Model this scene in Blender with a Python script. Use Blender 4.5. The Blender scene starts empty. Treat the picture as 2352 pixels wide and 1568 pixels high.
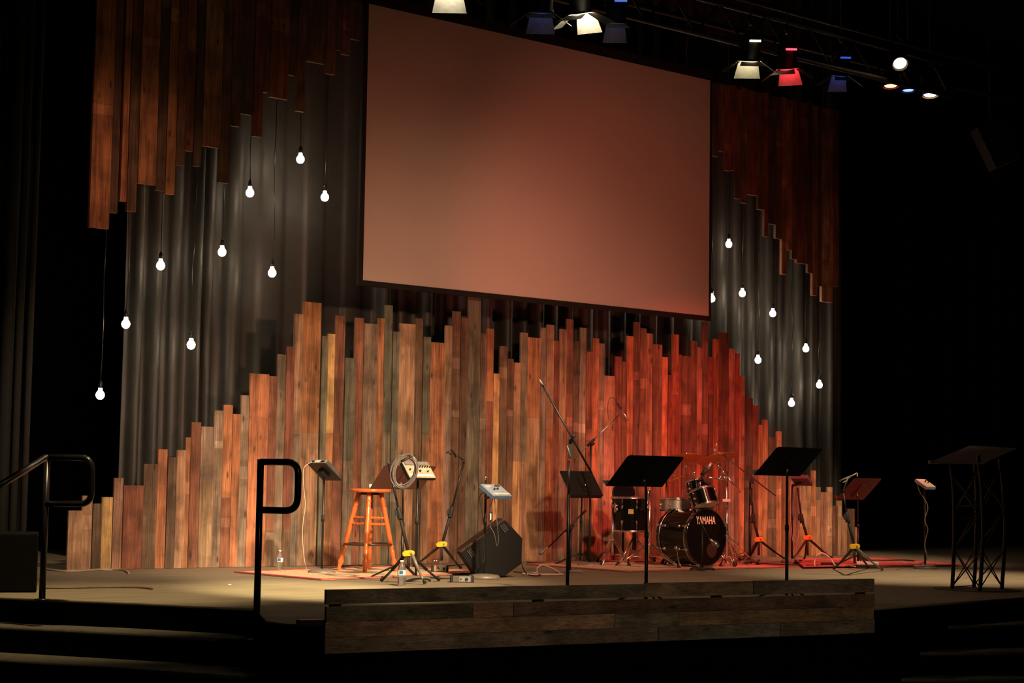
import bpy, math, random
from mathutils import Vector, Matrix
random.seed(7)
SC = bpy.context.scene
COL = SC.collection
V = Vector
pi = math.pi

# ------------------------------------------------------------ camera
F = 4143.0                      # focal length in pixels of the 2352 wide frame
CAM = V((0, 0, 0.8))
YAW = math.atan2(4941, F)       # angle between the view and the plank wall direction (world X)
PITCH = math.radians(4.62)
ROLL = math.radians(0.88)
fh = V((math.cos(YAW), math.sin(YAW), 0))
right0 = V((math.sin(YAW), -math.cos(YAW), 0))
fwd = fh * math.cos(PITCH) + V((0, 0, math.sin(PITCH)))
up0 = right0.cross(fwd)
Rr = right0 * math.cos(ROLL) + up0 * math.sin(ROLL)
Uu = up0 * math.cos(ROLL) - right0 * math.sin(ROLL)
cd = bpy.data.cameras.new('camera'); co = bpy.data.objects.new('camera', cd); COL.objects.link(co)
cd.sensor_width = 36; cd.lens = 36 * F / 2352; cd.clip_end = 200
m = Matrix((Rr, Uu, -fwd)).transposed().to_4x4(); m.translation = CAM
co.matrix_world = m
SC.camera = co

SC.view_settings.view_transform = 'Standard'; SC.view_settings.look = 'None'
SC.view_settings.gamma = 1; SC.view_settings.exposure = 0.0
w = bpy.data.worlds.new('world'); SC.world = w; w.use_nodes = True
w.node_tree.nodes['Background'].inputs[0].default_value = (.6, .5, .4, 1)
w.node_tree.nodes['Background'].inputs[1].default_value = 0.0008
SC.cycles.max_bounces = 5; SC.cycles.sample_clamp_indirect = 3

def spot(name, loc, tgt, energy, col, deg, blend=.6, size=.15):
    l = bpy.data.lights.new(name, 'SPOT'); l.energy = energy; l.color = col
    l.spot_size = math.radians(deg); l.spot_blend = blend; l.shadow_soft_size = size
    o = bpy.data.objects.new(name, l); COL.objects.link(o); o.location = loc
    o.rotation_euler = (V(tgt) - V(loc)).to_track_quat('-Z', 'Y').to_euler()
    return o
WARM = (1, .70, .42); RED = (1, .11, .08)
spot('stage_spot_base', (9.6, 6.4, 3.7), (11.6, 14.5, .6), 1050, (1, .50, .30), 58, 1)
spot('stage_spot_stool', (7.0, 4.6, 5.8), (9.1, 12.9, 0), 8500, (1, .74, .45), 20, 1)
spot('stage_spot_front', (6.6, 4.2, 5.8), (7.7, 11.35, 0), 15000, (1, .78, .42), 13, .9)
spot('stage_spot_front_left', (6.0, 9.0, 6.6), (6.0, 11.75, 0), 1900, (1, .74, .40), 27, .9)
spot('stage_spot_planks', (8.0, 6.4, 5.2), (10.6, 14.8, .75), 2400, WARM, 26, 1)
spot('stage_spot_planks_right', (10.2, 6.4, 5.2), (13.2, 14.8, .6), 1700, (1, .52, .30), 24, 1)
spot('stage_spot_far_left', (6.0, 5.5, 5.0), (8.1, 14.8, .5), 3100, (1, .66, .44), 26, 1)
spot('stage_spot_right_end', (14.5, 6.0, 5.2), (17.4, 14.4, .2), 3200, (1, .70, .42), 22, 1)
spot('stage_spot_right_floor', (13.6, 8.4, 6.6), (14.4, 10.8, 0), 2600, (1, .74, .45), 34, 1)
spot('stage_spot_red', (13.2, 8.6, 4.9), (15.3, 14.6, .5), 2700, RED, 40, 1)
spot('screen_bounce_fill', (8.0, 10.0, .6), (10.2, 14.4, 2.4), 95, (1, .33, .16), 44, 1)  # added low fill, stands in for bounce off the lit floor
spot('screen_fill_right', (10.8, 9.8, .6), (13.4, 14.4, 3.1), 460, (1, .22, .14), 46, 1)  # added unseen fill that lifts and reddens the right of the screen
spot('screen_fill_left', (6.6, 9.6, 1.0), (10.6, 14.4, 3.7), 230, (1, .17, .13), 32, 1)  # added unseen fill for the red tint on the screen's left
spot('stage_spot_boards_left', (6.4, 7.0, 1.6), (7.8, 15, 3.5), 700, (1, .44, .26), 16, 1)
spot('stage_spot_boards_right', (13.0, 8.0, 1.6), (17.8, 15, 3.1), 190, (1, .38, .2), 22, 1)
spot('skirt_fill', (5.0, -1.5, 3.4), (8.4, 8.6, .0), 420, (1, .74, .50), 32, .6, .4)  # added fill from the hall side to brighten the plank skirt

# ------------------------------------------------------------ pixel helpers (all give points on real planes of the place)
def ray(px, py): return fwd + Rr * ((px - 1176) / F) + Uu * ((784 - py) / F)
def fl(px, py, z=0.0):
    d = ray(px, py); return CAM + d * ((z - CAM.z) / d.z)
def onY(px, py, Y):
    d = ray(px, py); return CAM + d * (Y / d.y)
def onD(px, py, D): return CAM + ray(px, py) * D
def dep(p): return (V(p) - CAM).dot(fwd)
YW = (fl(158, 1307).y + fl(1970, 1277).y) / 2      # the plank wall
YB = YW + .42                                      # the hanging bulbs
YC = YW + .92                                     # the black curtain

# ------------------------------------------------------------ materials
MATS = {}
def mat(name, col, rough=.5, metal=0, noise=.15, scale=30, emit=None, es=0, coat=0, trans=0, bump=0, tint=False, stretch=None):
    if name in MATS: return MATS[name]
    m = bpy.data.materials.new(name); m.use_nodes = True; nt = m.node_tree; N = nt.nodes; L = nt.links
    b = N['Principled BSDF']
    b.inputs['Roughness'].default_value = rough; b.inputs['Metallic'].default_value = metal
    b.inputs['Coat Weight'].default_value = coat; b.inputs['Transmission Weight'].default_value = trans
    tc = N.new('ShaderNodeTexCoord'); mp = N.new('ShaderNodeMapping'); L.new(tc.outputs['Object'], mp.inputs[0])
    if stretch: mp.inputs['Scale'].default_value = stretch
    nz = N.new('ShaderNodeTexNoise'); nz.inputs['Scale'].default_value = scale; nz.inputs['Detail'].default_value = 4
    L.new(mp.outputs[0], nz.inputs['Vector'])
    mr = N.new('ShaderNodeMapRange'); L.new(nz.outputs[0], mr.inputs[0])
    mr.inputs[1].default_value = .3; mr.inputs[2].default_value = .7
    mr.inputs[3].default_value = 1 - noise; mr.inputs[4].default_value = 1 + noise
    mx = N.new('ShaderNodeMix'); mx.data_type = 'RGBA'; mx.blend_type = 'MULTIPLY'; mx.inputs[0].default_value = 1
    mx.inputs[6].default_value = (*col, 1); L.new(mr.outputs[0], mx.inputs[7]); L.new(mx.outputs[2], b.inputs['Base Color'])
    if emit: b.inputs['Emission Color'].default_value = (*emit, 1); b.inputs['Emission Strength'].default_value = es
    if bump:
        bp = N.new('ShaderNodeBump'); bp.inputs['Strength'].default_value = bump; bp.inputs['Distance'].default_value = .01
        L.new(nz.outputs[0], bp.inputs['Height']); L.new(bp.outputs[0], b.inputs['Normal'])
    MATS[name] = m; return m

def wood_mat(name, horizontal=False, gain=1.0):
    m = bpy.data.materials.new(name); m.use_nodes = True; nt = m.node_tree; N = nt.nodes; L = nt.links
    b = N['Principled BSDF']; b.inputs['Roughness'].default_value = .75
    tc = N.new('ShaderNodeTexCoord'); oi = N.new('ShaderNodeObjectInfo')
    ad = N.new('ShaderNodeVectorMath'); ad.operation = 'ADD'; mu = N.new('ShaderNodeMath'); mu.operation = 'MULTIPLY'
    mu.inputs[1].default_value = 37; L.new(oi.outputs['Random'], mu.inputs[0]); L.new(tc.outputs['Object'], ad.inputs[0]); L.new(mu.outputs[0], ad.inputs[1])
    def noise(scale_vec, detail, lo, hi, a, c, dist=0):
        mp = N.new('ShaderNodeMapping'); mp.inputs['Scale'].default_value = scale_vec; L.new(ad.outputs[0], mp.inputs[0])
        n = N.new('ShaderNodeTexNoise'); n.inputs['Scale'].default_value = 1; n.inputs['Detail'].default_value = detail; n.inputs['Distortion'].default_value = dist
        L.new(mp.outputs[0], n.inputs['Vector'])
        r = N.new('ShaderNodeMapRange'); L.new(n.outputs[0], r.inputs[0])
        for i, x in enumerate((lo, hi, a, c)): r.inputs[i + 1].default_value = x
        return r.outputs[0]
    s = (lambda u, v: (v, u, u)) if horizontal else (lambda u, v: (u, u, v))
    grain = noise(s(120, 2.0), 6, .32, .68, .58, 1.34, .8)
    patch = noise(s(13, 1.9), 5, .33, .68, .60, 1.36, .5)
    stain = noise(s(3.5, 4.5), 4, .40, .54, .74, 1.08, .2)
    nail = noise(s(150, 150), 0, .80, .84, 1, .25)
    knotv = N.new('ShaderNodeMapping'); knotv.inputs['Scale'].default_value = s(9, 3.2); L.new(ad.outputs[0], knotv.inputs[0])
    vo = N.new('ShaderNodeTexVoronoi'); vo.inputs['Scale'].default_value = 1; L.new(knotv.outputs[0], vo.inputs['Vector'])
    kr = N.new('ShaderNodeMapRange'); L.new(vo.outputs['Distance'], kr.inputs[0])
    for i, x in enumerate((.05, .16, .30, 1)): kr.inputs[i + 1].default_value = x
    at = N.new('ShaderNodeAttribute'); at.attribute_name = 'tint'
    cur = at.outputs['Color']
    for f in (grain, patch, stain, nail, kr.outputs[0]):
        mx = N.new('ShaderNodeMix'); mx.data_type = 'RGBA'; mx.blend_type = 'MULTIPLY'; mx.inputs[0].default_value = 1
        L.new(cur, mx.inputs[6]); L.new(f, mx.inputs[7]); cur = mx.outputs[2]
    L.new(cur, b.inputs['Base Color'])
    bp = N.new('ShaderNodeBump'); bp.inputs['Strength'].default_value = .5; bp.inputs['Distance'].default_value = .003
    L.new(grain, bp.inputs['Height']); L.new(bp.outputs[0], b.inputs['Normal'])
    return m
WOOD = wood_mat('reclaimed_wood'); WOODH = wood_mat('reclaimed_wood_horizontal', True)
blk = mat('black_powder_coat', (.012, .012, .013), .42)
blkgloss = mat('black_gloss', (.006, .006, .007), .12, coat=1)
rub = mat('black_rubber', (.015, .014, .013), .7)
dmet = mat('dark_metal', (.24, .215, .18), .45, .2)
chrome = mat('chrome', (.80, .79, .78), .20, 1, .04)
yel = mat('yellow_plastic', (.85, .50, .02), .4)
ora = mat('orange_plastic', (.85, .30, .02), .4)
whitep = mat('white_plastic', (.75, .72, .66), .45)
black_cloth = mat('black_cloth', (.010, .010, .010), .95, noise=.3, scale=8)

# ------------------------------------------------------------ mesh builder
def perp(a):
    a = V(a).normalized(); t = V((0, 0, 1)) if abs(a.z) < .9 else V((1, 0, 0))
    u = a.cross(t).normalized(); return u, u.cross(a).normalized()   # u, v, a: orthonormal
class MB:
    def __init__(s): s.v = []; s.f = []; s.c = []; s.sm = []
    def add(s, vs, fs, tint=(1, 1, 1), smooth=False):
        n = len(s.v); s.v += [V(p) for p in vs]
        for f in fs: s.f.append([i + n for i in f]); s.c.append(tint); s.sm.append(smooth)
        return s
    def box(s, c, ax, ay, az, tint=(1, 1, 1)):
        c = V(c); ax, ay, az = V(ax) / 2, V(ay) / 2, V(az) / 2
        vs = [c + ax * i + ay * j + az * k for k in (-1, 1) for j in (-1, 1) for i in (-1, 1)]
        return s.add(vs, [(0, 2, 3, 1), (4, 5, 7, 6), (0, 1, 5, 4), (2, 6, 7, 3), (0, 4, 6, 2), (1, 3, 7, 5)], tint)
    def abox(s, a, b, tint=(1, 1, 1)):
        a, b = V(a), V(b); d = b - a
        return s.box((a + b) / 2, (d.x, 0, 0), (0, d.y, 0), (0, 0, d.z), tint)
    def prism(s, pts, vec):
        n = len(pts); pts = [V(p) for p in pts]; vec = V(vec)
        return s.add(pts + [p + vec for p in pts], [list(range(n))[::-1], list(range(n, 2 * n))] + [(i, (i + 1) % n, n + (i + 1) % n, n + i) for i in range(n)])
    def rprism(s, pts, vec, rad=.02, seg=4):
        out = []; n = len(pts); pts = [V(p) for p in pts]
        for i, p in enumerate(pts):
            a = (pts[i - 1] - p); b = (pts[(i + 1) % n] - p); r = min(rad, a.length * .45, b.length * .45)
            a = p + a.normalized() * r; b = p + b.normalized() * r
            for k in range(seg + 1):
                t = k / seg; out.append(a * (1 - t) ** 2 + p * 2 * t * (1 - t) + b * t * t)
        return s.prism(out, vec)
    def lathe(s, o, axis, prof, n=20, cap=True):
        o = V(o); u, v = perp(axis); a = V(axis).normalized(); vs = []
        for r, t in prof:
            for k in range(n):
                g = 2 * pi * k / n; vs.append(o + a * t + (u * math.cos(g) + v * math.sin(g)) * r)
        fs = [(i * n + k, i * n + (k + 1) % n, (i + 1) * n + (k + 1) % n, (i + 1) * n + k) for i in range(len(prof) - 1) for k in range(n)]
        if cap: fs += [list(range(n))[::-1], list(range((len(prof) - 1) * n, len(prof) * n))]
        m = len(fs); s.add(vs, fs, smooth=True)
        if cap: s.sm[-1] = s.sm[-2] = False
        return s
    def cyl(s, a, b, r, r2=None, n=12):
        a, b = V(a), V(b); return s.lathe(a, b - a, [(r, 0), (r if r2 is None else r2, (b - a).length)], n)
    def tube(s, pts, r, n=8, closed=False):
        pts = [V(p) for p in pts]; N = len(pts); vs = []; u = None
        for i, p in enumerate(pts):
            if closed: t = pts[(i + 1) % N] - pts[i - 1]
            else: t = pts[min(i + 1, N - 1)] - pts[max(i - 1, 0)]
            t.normalize()
            if u is None: u = perp(t)[0]
            u = (u - t * u.dot(t)); u = u.normalized() if u.length > 1e-5 else perp(t)[0]
            v = t.cross(u); rr = r[i] if isinstance(r, (list, tuple)) else r
            vs += [p + (u * math.cos(2 * pi * k / n) + v * math.sin(2 * pi * k / n)) * rr for k in range(n)]
        m = N if closed else N - 1
        fs = [(i * n + k, i * n + (k + 1) % n, ((i + 1) % N) * n + (k + 1) % n, ((i + 1) % N) * n + k) for i in range(m) for k in range(n)]
        if not closed: fs += [list(range(n))[::-1], list(range((N - 1) * n, N * n))]
        return s.add(vs, fs, smooth=True)
    def ring(s, c, axis, R, r, n=28, m=8):
        u, v = perp(axis); c = V(c)
        return s.tube([c + (u * math.cos(2 * pi * k / n) + v * math.sin(2 * pi * k / n)) * R for k in range(n)], r, m, True)
    def ball(s, c, r, n=10, sq=1):
        return s.lathe(V(c), (0, 0, 1), [(max(r * math.sin(pi * i / n), 1e-4), -r * sq * math.cos(pi * i / n)) for i in range(n + 1)], 12, False)
    def build(s, name, mt, parent=None, origin=None, bevel=0):
        o0 = V(origin) if origin is not None else (V(parent['_o']) if parent is not None else V((0, 0, 0)))
        me = bpy.data.meshes.new(name); me.from_pydata([tuple(p - o0) for p in s.v], [], s.f)
        me.polygons.foreach_set('use_smooth', s.sm)
        if any(c != (1, 1, 1) for c in s.c):
            ca = me.color_attributes.new('tint', 'FLOAT_COLOR', 'CORNER')
            for p, c in zip(me.polygons, s.c):
                for li in p.loop_indices: ca.data[li].color = (*c, 1)
        me.materials.append(mt); me.update()
        o = bpy.data.objects.new(name, me); COL.objects.link(o)
        if bevel:
            bv = o.modifiers.new('bevel', 'BEVEL'); bv.width = bevel; bv.segments = 2; bv.limit_method = 'ANGLE'
        if parent is not None: o.parent = parent; o['_o'] = parent['_o']
        else: o.location = o0; o['_o'] = tuple(o0)
        return o
def tag(o, label, cat, group=None, kind=None):
    if label: o['label'] = label
    if cat: o['category'] = cat
    if group: o['group'] = group
    if kind: o['kind'] = kind
    return o
def thing(name, loc, label, cat, group=None):
    o = bpy.data.objects.new(name, None); COL.objects.link(o); o.location = V(loc); o['_o'] = tuple(V(loc))
    o.empty_display_size = .1
    return tag(o, label, cat, group)
def catmull(pts, k=6):
    pts = [V(p) for p in pts]; P = [pts[0]] + pts + [pts[-1]]; out = []
    for i in range(1, len(P) - 2):
        a, b, c, d = P[i - 1:i + 3]
        for j in range(k):
            t = j / k; out.append(.5 * ((2 * b) + (c - a) * t + (2 * a - 5 * b + 4 * c - d) * t * t + (3 * b - a - 3 * c + d) * t ** 3))
    return out + [pts[-1]]
X, Y, Z = V((1, 0, 0)), V((0, 1, 0)), V((0, 0, 1))
RH = right0.copy()          # horizontal, across the view from the house
AH = fh.copy()              # horizontal, away from the house camera seat

# ------------------------------------------------------------ setting
def struct(o, label=None): o['kind'] = 'structure'; return o
hall = mat('black_wall_paint', (.006, .006, .006), .9)
ZF = -1.02
struct(MB().abox((-6, -6, ZF - .1), (40, 30, ZF)).build('floor', mat('dark_hall_carpet', (.010, .009, .008), .95, noise=.3)))
struct(MB().abox((-6, -6, 8.0), (40, 30, 8.1)).build('ceiling', hall))
struct(MB().abox((-6, YC + 4, ZF), (40, YC + 4.1, 8)).build('wall_back', hall))
struct(MB().abox((-6.1, -6, ZF), (-6, 30, 8)).build('wall_left', hall))
struct(MB().abox((40, -6, ZF), (40.1, 30, 8)).build('wall_right', hall))

carpet = mat('stage_carpet', (.24, .195, .13), .9, noise=.18, scale=5, stretch=(.25, 1.6, 1), bump=.1)
sL, sR = onD(742, 1430, 10.28), onD(2001, 1390, 12.45); sL.z = sR.z = 0
sd = (sR - sL).normalized(); sn = V((sd.y, -sd.x, 0)); Ls = (sR - sL).length
eb = -sn * .07
front = [fl(98, 1375), fl(300, 1383), fl(583, 1397), fl(612, 1426), fl(660, 1432), sL + eb - sd * .05, sR + eb + sd * .02, fl(2180, 1383), fl(2352, 1371)]
left_out = fl(98, 1375) + (fl(98, 1375) - fl(583, 1397)).normalized() * 4
right_out = fl(2352, 1371) + (fl(2352, 1371) - fl(2180, 1383)).normalized() * 5
YE = YC + 3.6
poly = [left_out] + front + [right_out, V((30, YE, 0)), V((1, YE, 0))]
struct(MB().prism([V((p.x, p.y, -.018)) for p in poly], (0, 0, .018)).build('stage_floor', carpet, bevel=.006))
fascia = mat('black_fascia', (.003, .003, .0027), .95, noise=.3, scale=15); fascia.node_tree.nodes['Principled BSDF'].inputs['Specular IOR Level'].default_value = 0
cen_p = sum(poly, V()) / len(poly)
struct(MB().prism([V((p.x, p.y, ZF + .001)) + (cen_p - p).normalized() * .004 for p in poly], (0, 0, -ZF - .020)).build('stage_front', fascia))

step_m = mat('step_carpet', (.085, .075, .05), .95, noise=.25, scale=20)
def step_slab(name, pts, z):
    struct(MB().rprism([V((p.x, p.y, ZF + .001)) for p in pts], (0, 0, z - ZF - .03), .12, 5).build(name.replace('step', 'riser'), fascia))
    return struct(MB().rprism([V((p.x, p.y, z - .028)) for p in pts], (0, 0, .028), .12, 5).build(name, step_m, bevel=.012))
z1, z2, z3 = -.17, -.34, -.51
bk = V((.3, .5, 0))
def ext(a, b, L): return a + (a - b).normalized() * L
a, b = fl(0, 1438, z1), fl(583, 1468, z1)
step_slab('stage_step_left_upper', [ext(a, b, 3), a, b, fl(735, 1463, z1), fl(740, 1463, z1) + AH * .5, ext(a, b, 3) + AH * .8], z1)
a, b = fl(0, 1514, z2), fl(600, 1555, z2)
step_slab('stage_step_left_middle', [ext(a, b, 3), a, b, ext(b, a, .4), ext(b, a, .4) + AH * .5, ext(a, b, 3) + AH * .7], z2)
a, b = fl(0, 1610, z3), fl(600, 1660, z3)
step_slab('stage_step_left_lower', [ext(a, b, 3), a, b, ext(b, a, .6), ext(b, a, .6) + AH * .5, ext(a, b, 3) + AH * .7], z3)
for nm, (pa, pb), zz in (('stage_step_right_upper', ((2168, 1437), (2352, 1433)), z1), ('stage_step_right_middle', ((2086, 1497), (2352, 1496)), z2), ('stage_step_right_lower', ((2010, 1557), (2352, 1558)), z3)):
    a, b = fl(*pa, zz), fl(*pb, zz)
    step_slab(nm, [a, b, ext(b, a, 3), ext(b, a, 3) + AH * 1.1, a + AH * .75 + RH * .06], zz)

# ------------------------------------------------------------ curtains
def curtain(name, Yc, x0, x1, z0, z1, lab, seed=1, amp=.09, wl=.34, mt=None, flat=None):
    rnd = random.Random(seed); xs = []; x = x0; ph = 0; pts = []
    while x < x1:
        wln = wl * rnd.uniform(.55, 1.5); am = amp * rnd.uniform(.45, 1.3); fs_ = flat and flat[0] < x < flat[1]; am *= .16 if fs_ else 1; wln *= 1.8 if fs_ else 1
        for k in range(10):
            t = k / 10
            pts.append((x + wln * (t + .07 * math.sin(4 * pi * t)), Yc - am * (.5 - .5 * math.cos(2 * pi * t)) ** 1.5)); 
        x += wln
    b = MB(); n = len(pts); zs = [z0, (z0 * 2 + z1) / 3, (z0 + 2 * z1) / 3, z1]
    vs = [V((p[0] + .01 * math.sin(j * 2 + p[0] * 3), p[1], z)) for j, z in enumerate(zs) for p in pts]
    vs += [v + V((0, .006, 0)) for v in vs]
    h = 4 * n
    fs = [(j * n + i, j * n + i + 1, (j + 1) * n + i + 1, (j + 1) * n + i) for j in range(3) for i in range(n - 1)]
    fs += [(h + q[3], h + q[2], h + q[1], h + q[0]) for q in fs]
    b.add(vs, fs, smooth=True)
    return tag(b.build(name, mt or MATS['velour'], None, (x0, Yc, z0)), lab, 'curtain')
mat('velour', (.044, .042, .038), .52, noise=.15, scale=6)
xL = onY(275, 1000, YC).x; xR = onY(1930, 700, YC).x
curtain('stage_curtain', YC, xL, xR, .01, 7.6, 'wide pleated black curtain behind the hanging bulbs and planks', 3, .17, .24, flat=(onY(530, 500, YC).x, onY(825, 500, YC).x))
curtain('stage_curtain', YC + 1.3, onY(2055, 900, YC + 1.3).x, onY(2700, 900, YC + 1.3).x, .01, 7.6, 'dim black curtain far behind the lectern at right', 8, .12, .5, black_cloth)
sl = onD(28, 1200, 15.0); 
b = MB(); b.tube([V((sl.x, sl.y, .01)), V((sl.x, sl.y, 7.4))], .035, 8)
b.tube([V((sl.x, sl.y, .01)) + RH * .09, V((sl.x, sl.y, 7.4)) + RH * .09], .03, 8)
for k in range(9): b.tube([V((sl.x, sl.y, .01)) - RH * .1 * (k + 1) + AH * .05 * (k % 2), V((sl.x, sl.y, 7.4)) - RH * .1 * (k + 1) + AH * .05 * (k % 2)], .06, 8)
tag(b.build('side_curtain', mat('side_velour', (.03, .03, .027), .9), None, (sl.x, sl.y, 0)), 'narrow dark curtain leg hanging at far left edge', 'curtain')

# ------------------------------------------------------------ plank walls
TON = dict(g=(.235, .180, .125), G=(.155, .150, .108), o=(.39, .175, .080), r=(.235, .092, .055), y=(.56, .36, .15), b=(.160, .095, .057), t=(.36, .22, .13), d=(.11, .075, .050))
def tone(ch, rnd):
    c = TON[ch]; k = rnd.uniform(.85, 1.15); return tuple(x * k * rnd.uniform(.94, 1.06) for x in c)
def plank(parent, x0, x1, za, zb, ch, rnd, patches=None, Yf=None, th=.021):
    b = MB(); Yf = YW if Yf is None else Yf; y0 = Yf + rnd.uniform(-.008, .006); g = .0018
    cuts = [(za, tone(ch[0], rnd))]
    cur = ch[0]
    h = zb - za
    if patches: 
        for z, c in patches: cuts.append((z, tone(c, rnd)))
    else:
        nseg = 0 if h < .5 else (1 if rnd.random() < .4 else 0) + (1 if h > 1.5 and rnd.random() < .4 else 0)
        zs = sorted(za + h * rnd.uniform(.12, .85) for _ in range(nseg))
        for z in zs:
            if rnd.random() < .6:
                base = cuts[-1][1]; cuts.append((z, tuple(min(.8, q * 1.4 + .03) for q in base))); cuts.append((z + rnd.uniform(.06, .14), base))
            else:
                alt = {'g': 't', 'G': 'b', 'o': 't', 'r': 'o', 'y': 't', 'b': 'r', 't': 'g', 'd': 'b'}[cur]; cuts.append((z, tone(alt, rnd)))
    cuts = sorted([c for c in cuts if c[0] < zb - .02], key=lambda q: q[0])
    for i, (z, c) in enumerate(cuts):
        ze = cuts[i + 1][0] if i + 1 < len(cuts) else zb
        b.abox((x0 + g, y0, z), (x1 - g, y0 + th, ze), c)
    return b.build('plank', WOOD, parent)
LOW = """157 190 1172 t|190 214 1138 t|214 235 1156 b|235 260 1141 y|262 284 1097 t|285 331 1114 r|331 363 1065 b|364 386 1031 o|386 407 1049 d|407 428 1033 t|428 440 1004 o|440 462 969 r|462 494 979 t|494 515 942 g|515 536 929 r|536 555 950 o|555 574.5 907 g|574.5 618 857 o|618 638.5 863 b|638.5 658 813 g|658 677 795 b|677 697 720 g|697 740 692 o|740 754 771 G|754 771 766 y|771 793 724 r|793 817 821 G|817 837 729 r|837 869 742 g|869 885 730 o|885 903 700 G|903 918.5 761 G|918.5 955 742 t|955 973 730 b|973 990 773 G|990 1024 785 o|1024 1041 747 g|1041 1059 714 b|1059 1076 729 b|1076 1105 680 G|1105 1119 765 g|1119 1135 754 r|1135 1149 857 y|1149 1167 794 b|1167 1180.5 823 b|1180.5 1196 832 y|1196 1213 763 g|1213 1243 774 o|1243 1256 752 g|1256 1272.5 745 o|1272.5 1286 782 b|1286 1302 755 g|1302 1318 732 r|1318 1332 782 d|1332 1347 752 g|1347 1361 807 b|1361 1376 776 o|1376 1389 788 g|1389 1413 862 t|1413 1428.5 818 r|1428.5 1441 830 b|1441 1456 771 o|1456 1470 739 d|1470 1485 753 b|1485 1500 765 o|1500 1521 790 b|1521 1535 819 o|1535 1545 860 b|1545 1560.5 767 r|1560.5 1567 814 r|1567 1588 817 b|1588 1602 782 b|1602 1614 797 o|1614 1628 738 b|1628 1639 819 b|1639 1651.5 778 r|1651.5 1674 762 b|1674 1688 800 g|1688 1699 811 b|1699 1711.5 862 o|1711.5 1729 913 d|1729 1742 931 r|1742 1752 975 r|1752 1764.5 963 o|1764.5 1784 1003 b|1784 1796 990 o|1796 1812 1040 r|1812 1837 1070 r|1837 1863 1115 o|1863 1874 1080 o|1874 1885 1118 t|1885 1901 1130 t|1901 1913 1118 t|1913 1924 1161 b|1924 1935 1149 t|1935 1947 1186 t|1947 1963 1168 b|1963 1971 1210 t"""
SPL = {697: [(994, 't', 'o')], 754: [(994, 'o', 'y')], 793: [(1058, 'g', 'G')], 885: [(993, 'g', 'G')], 973: [(998, 't', 'G')], 990: [(1003, 'o', 'o')], 1213: [(960, 't', 'o')], 1389: [(988, 't', 't')], 1651.5: [(975, 'b', 'b')], 1196: [(1060, 't', 'g')]}
rnd = random.Random(21)
def zof(px, py, Yp=None): return onY(px, py, Yp or YW).z
p0 = onY(1000, 1290, YW)
wall = thing('plank_wall', (p0.x, YW, 0), 'lower wall of upright reclaimed planks with jagged top behind the instruments', 'wooden backdrop', 'reclaimed plank panels')
prev = None
for s in LOW.split('|'):
    xa, xb, yt, ch = s.split(); xa, xb, yt = float(xa), float(xb), float(yt)
    A, B = onY(xa, yt, YW), onY(xb, yt, YW)
    pt = None
    if xa in SPL:
        pt = []
        for (yy, c_low, c_up) in SPL[xa]: pt.append((zof(xa, yy), c_up)); ch = c_low
    plank(wall, A.x, B.x, .003, A.z, ch, rnd, pt)
UL = """204 250 521 o|250 270 487 b|276 291 461 o|291 313 484 b|316 358 420 o|358 378.5 436 d|379.6 401 444 o|403 423 378 b|424 444 345 r|444 462 380 d|464.5 506 334 o|503 528 418 b|529 551 288 b|551.5 579 260 d|580 601 312 r|601 617.5 210 b|620 661.5 222 r|663 680 171 d|680.5 700 254 b|703 748 139 d|750 771 168 b|771 784.5 114 d|785 803 124 b|804 829 88 b|829 850 70 d"""
UR = """1637 1650 358 d|1652 1665 346 b|1665.5 1678 391 r|1678 1690.5 390 r|1690.5 1703 455 b|1703 1716.5 465 b|1716.5 1742 446 r|1742 1755 480 b|1755 1764 542 r|1764 1781.5 513 d|1781.5 1796 547 b|1796 1807 629 o|1807 1819 573 o|1819 1830.5 594 b|1830.5 1855 603 r|1855 1866 626 b|1866 1878 678 o|1878 1888 656 b|1888 1913.5 692 t|1913.5 1927 656 r"""
ZT = zof(1800, 224)
ul = thing('hanging_plank_backdrop', onY(500, 300, YW), 'hanging panel of planks with stepped lower edge above the left bulbs', 'wooden backdrop', 'reclaimed plank panels')
ur = thing('hanging_plank_backdrop', onY(1780, 400, YW), 'hanging panel of planks with stepped lower edge right of the screen', 'wooden backdrop', 'reclaimed plank panels')
for root, data in ((ul, UL), (ur, UR)):
    for s in data.split('|'):
        xa, xb, yb, ch = s.split(); A, B = onY(float(xa), float(yb), YW), onY(float(xb), float(yb), YW)
        plank(root, A.x, B.x, A.z, ZT + rnd.uniform(-.02, .02), ch, rnd, th=.038)

for root, xs in ((ul, (onY(260, 300, YW).x, onY(700, 100, YW).x)), (ur, (onY(1680, 300, YW).x, onY(1900, 300, YW).x))):
    for x in xs: MB().cyl((x, YW + .055, ZT - .3), (x, YW + .055, 8.0), .006, n=6).build('hanging_wire', blk, root)
    MB().abox((min(xs) - .4, YW + .04, ZT - .35), (max(xs) + .2, YW + .07, ZT - .26)).build('batten', mat('batten_wood', (.03, .022, .016), .8), root)

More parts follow.
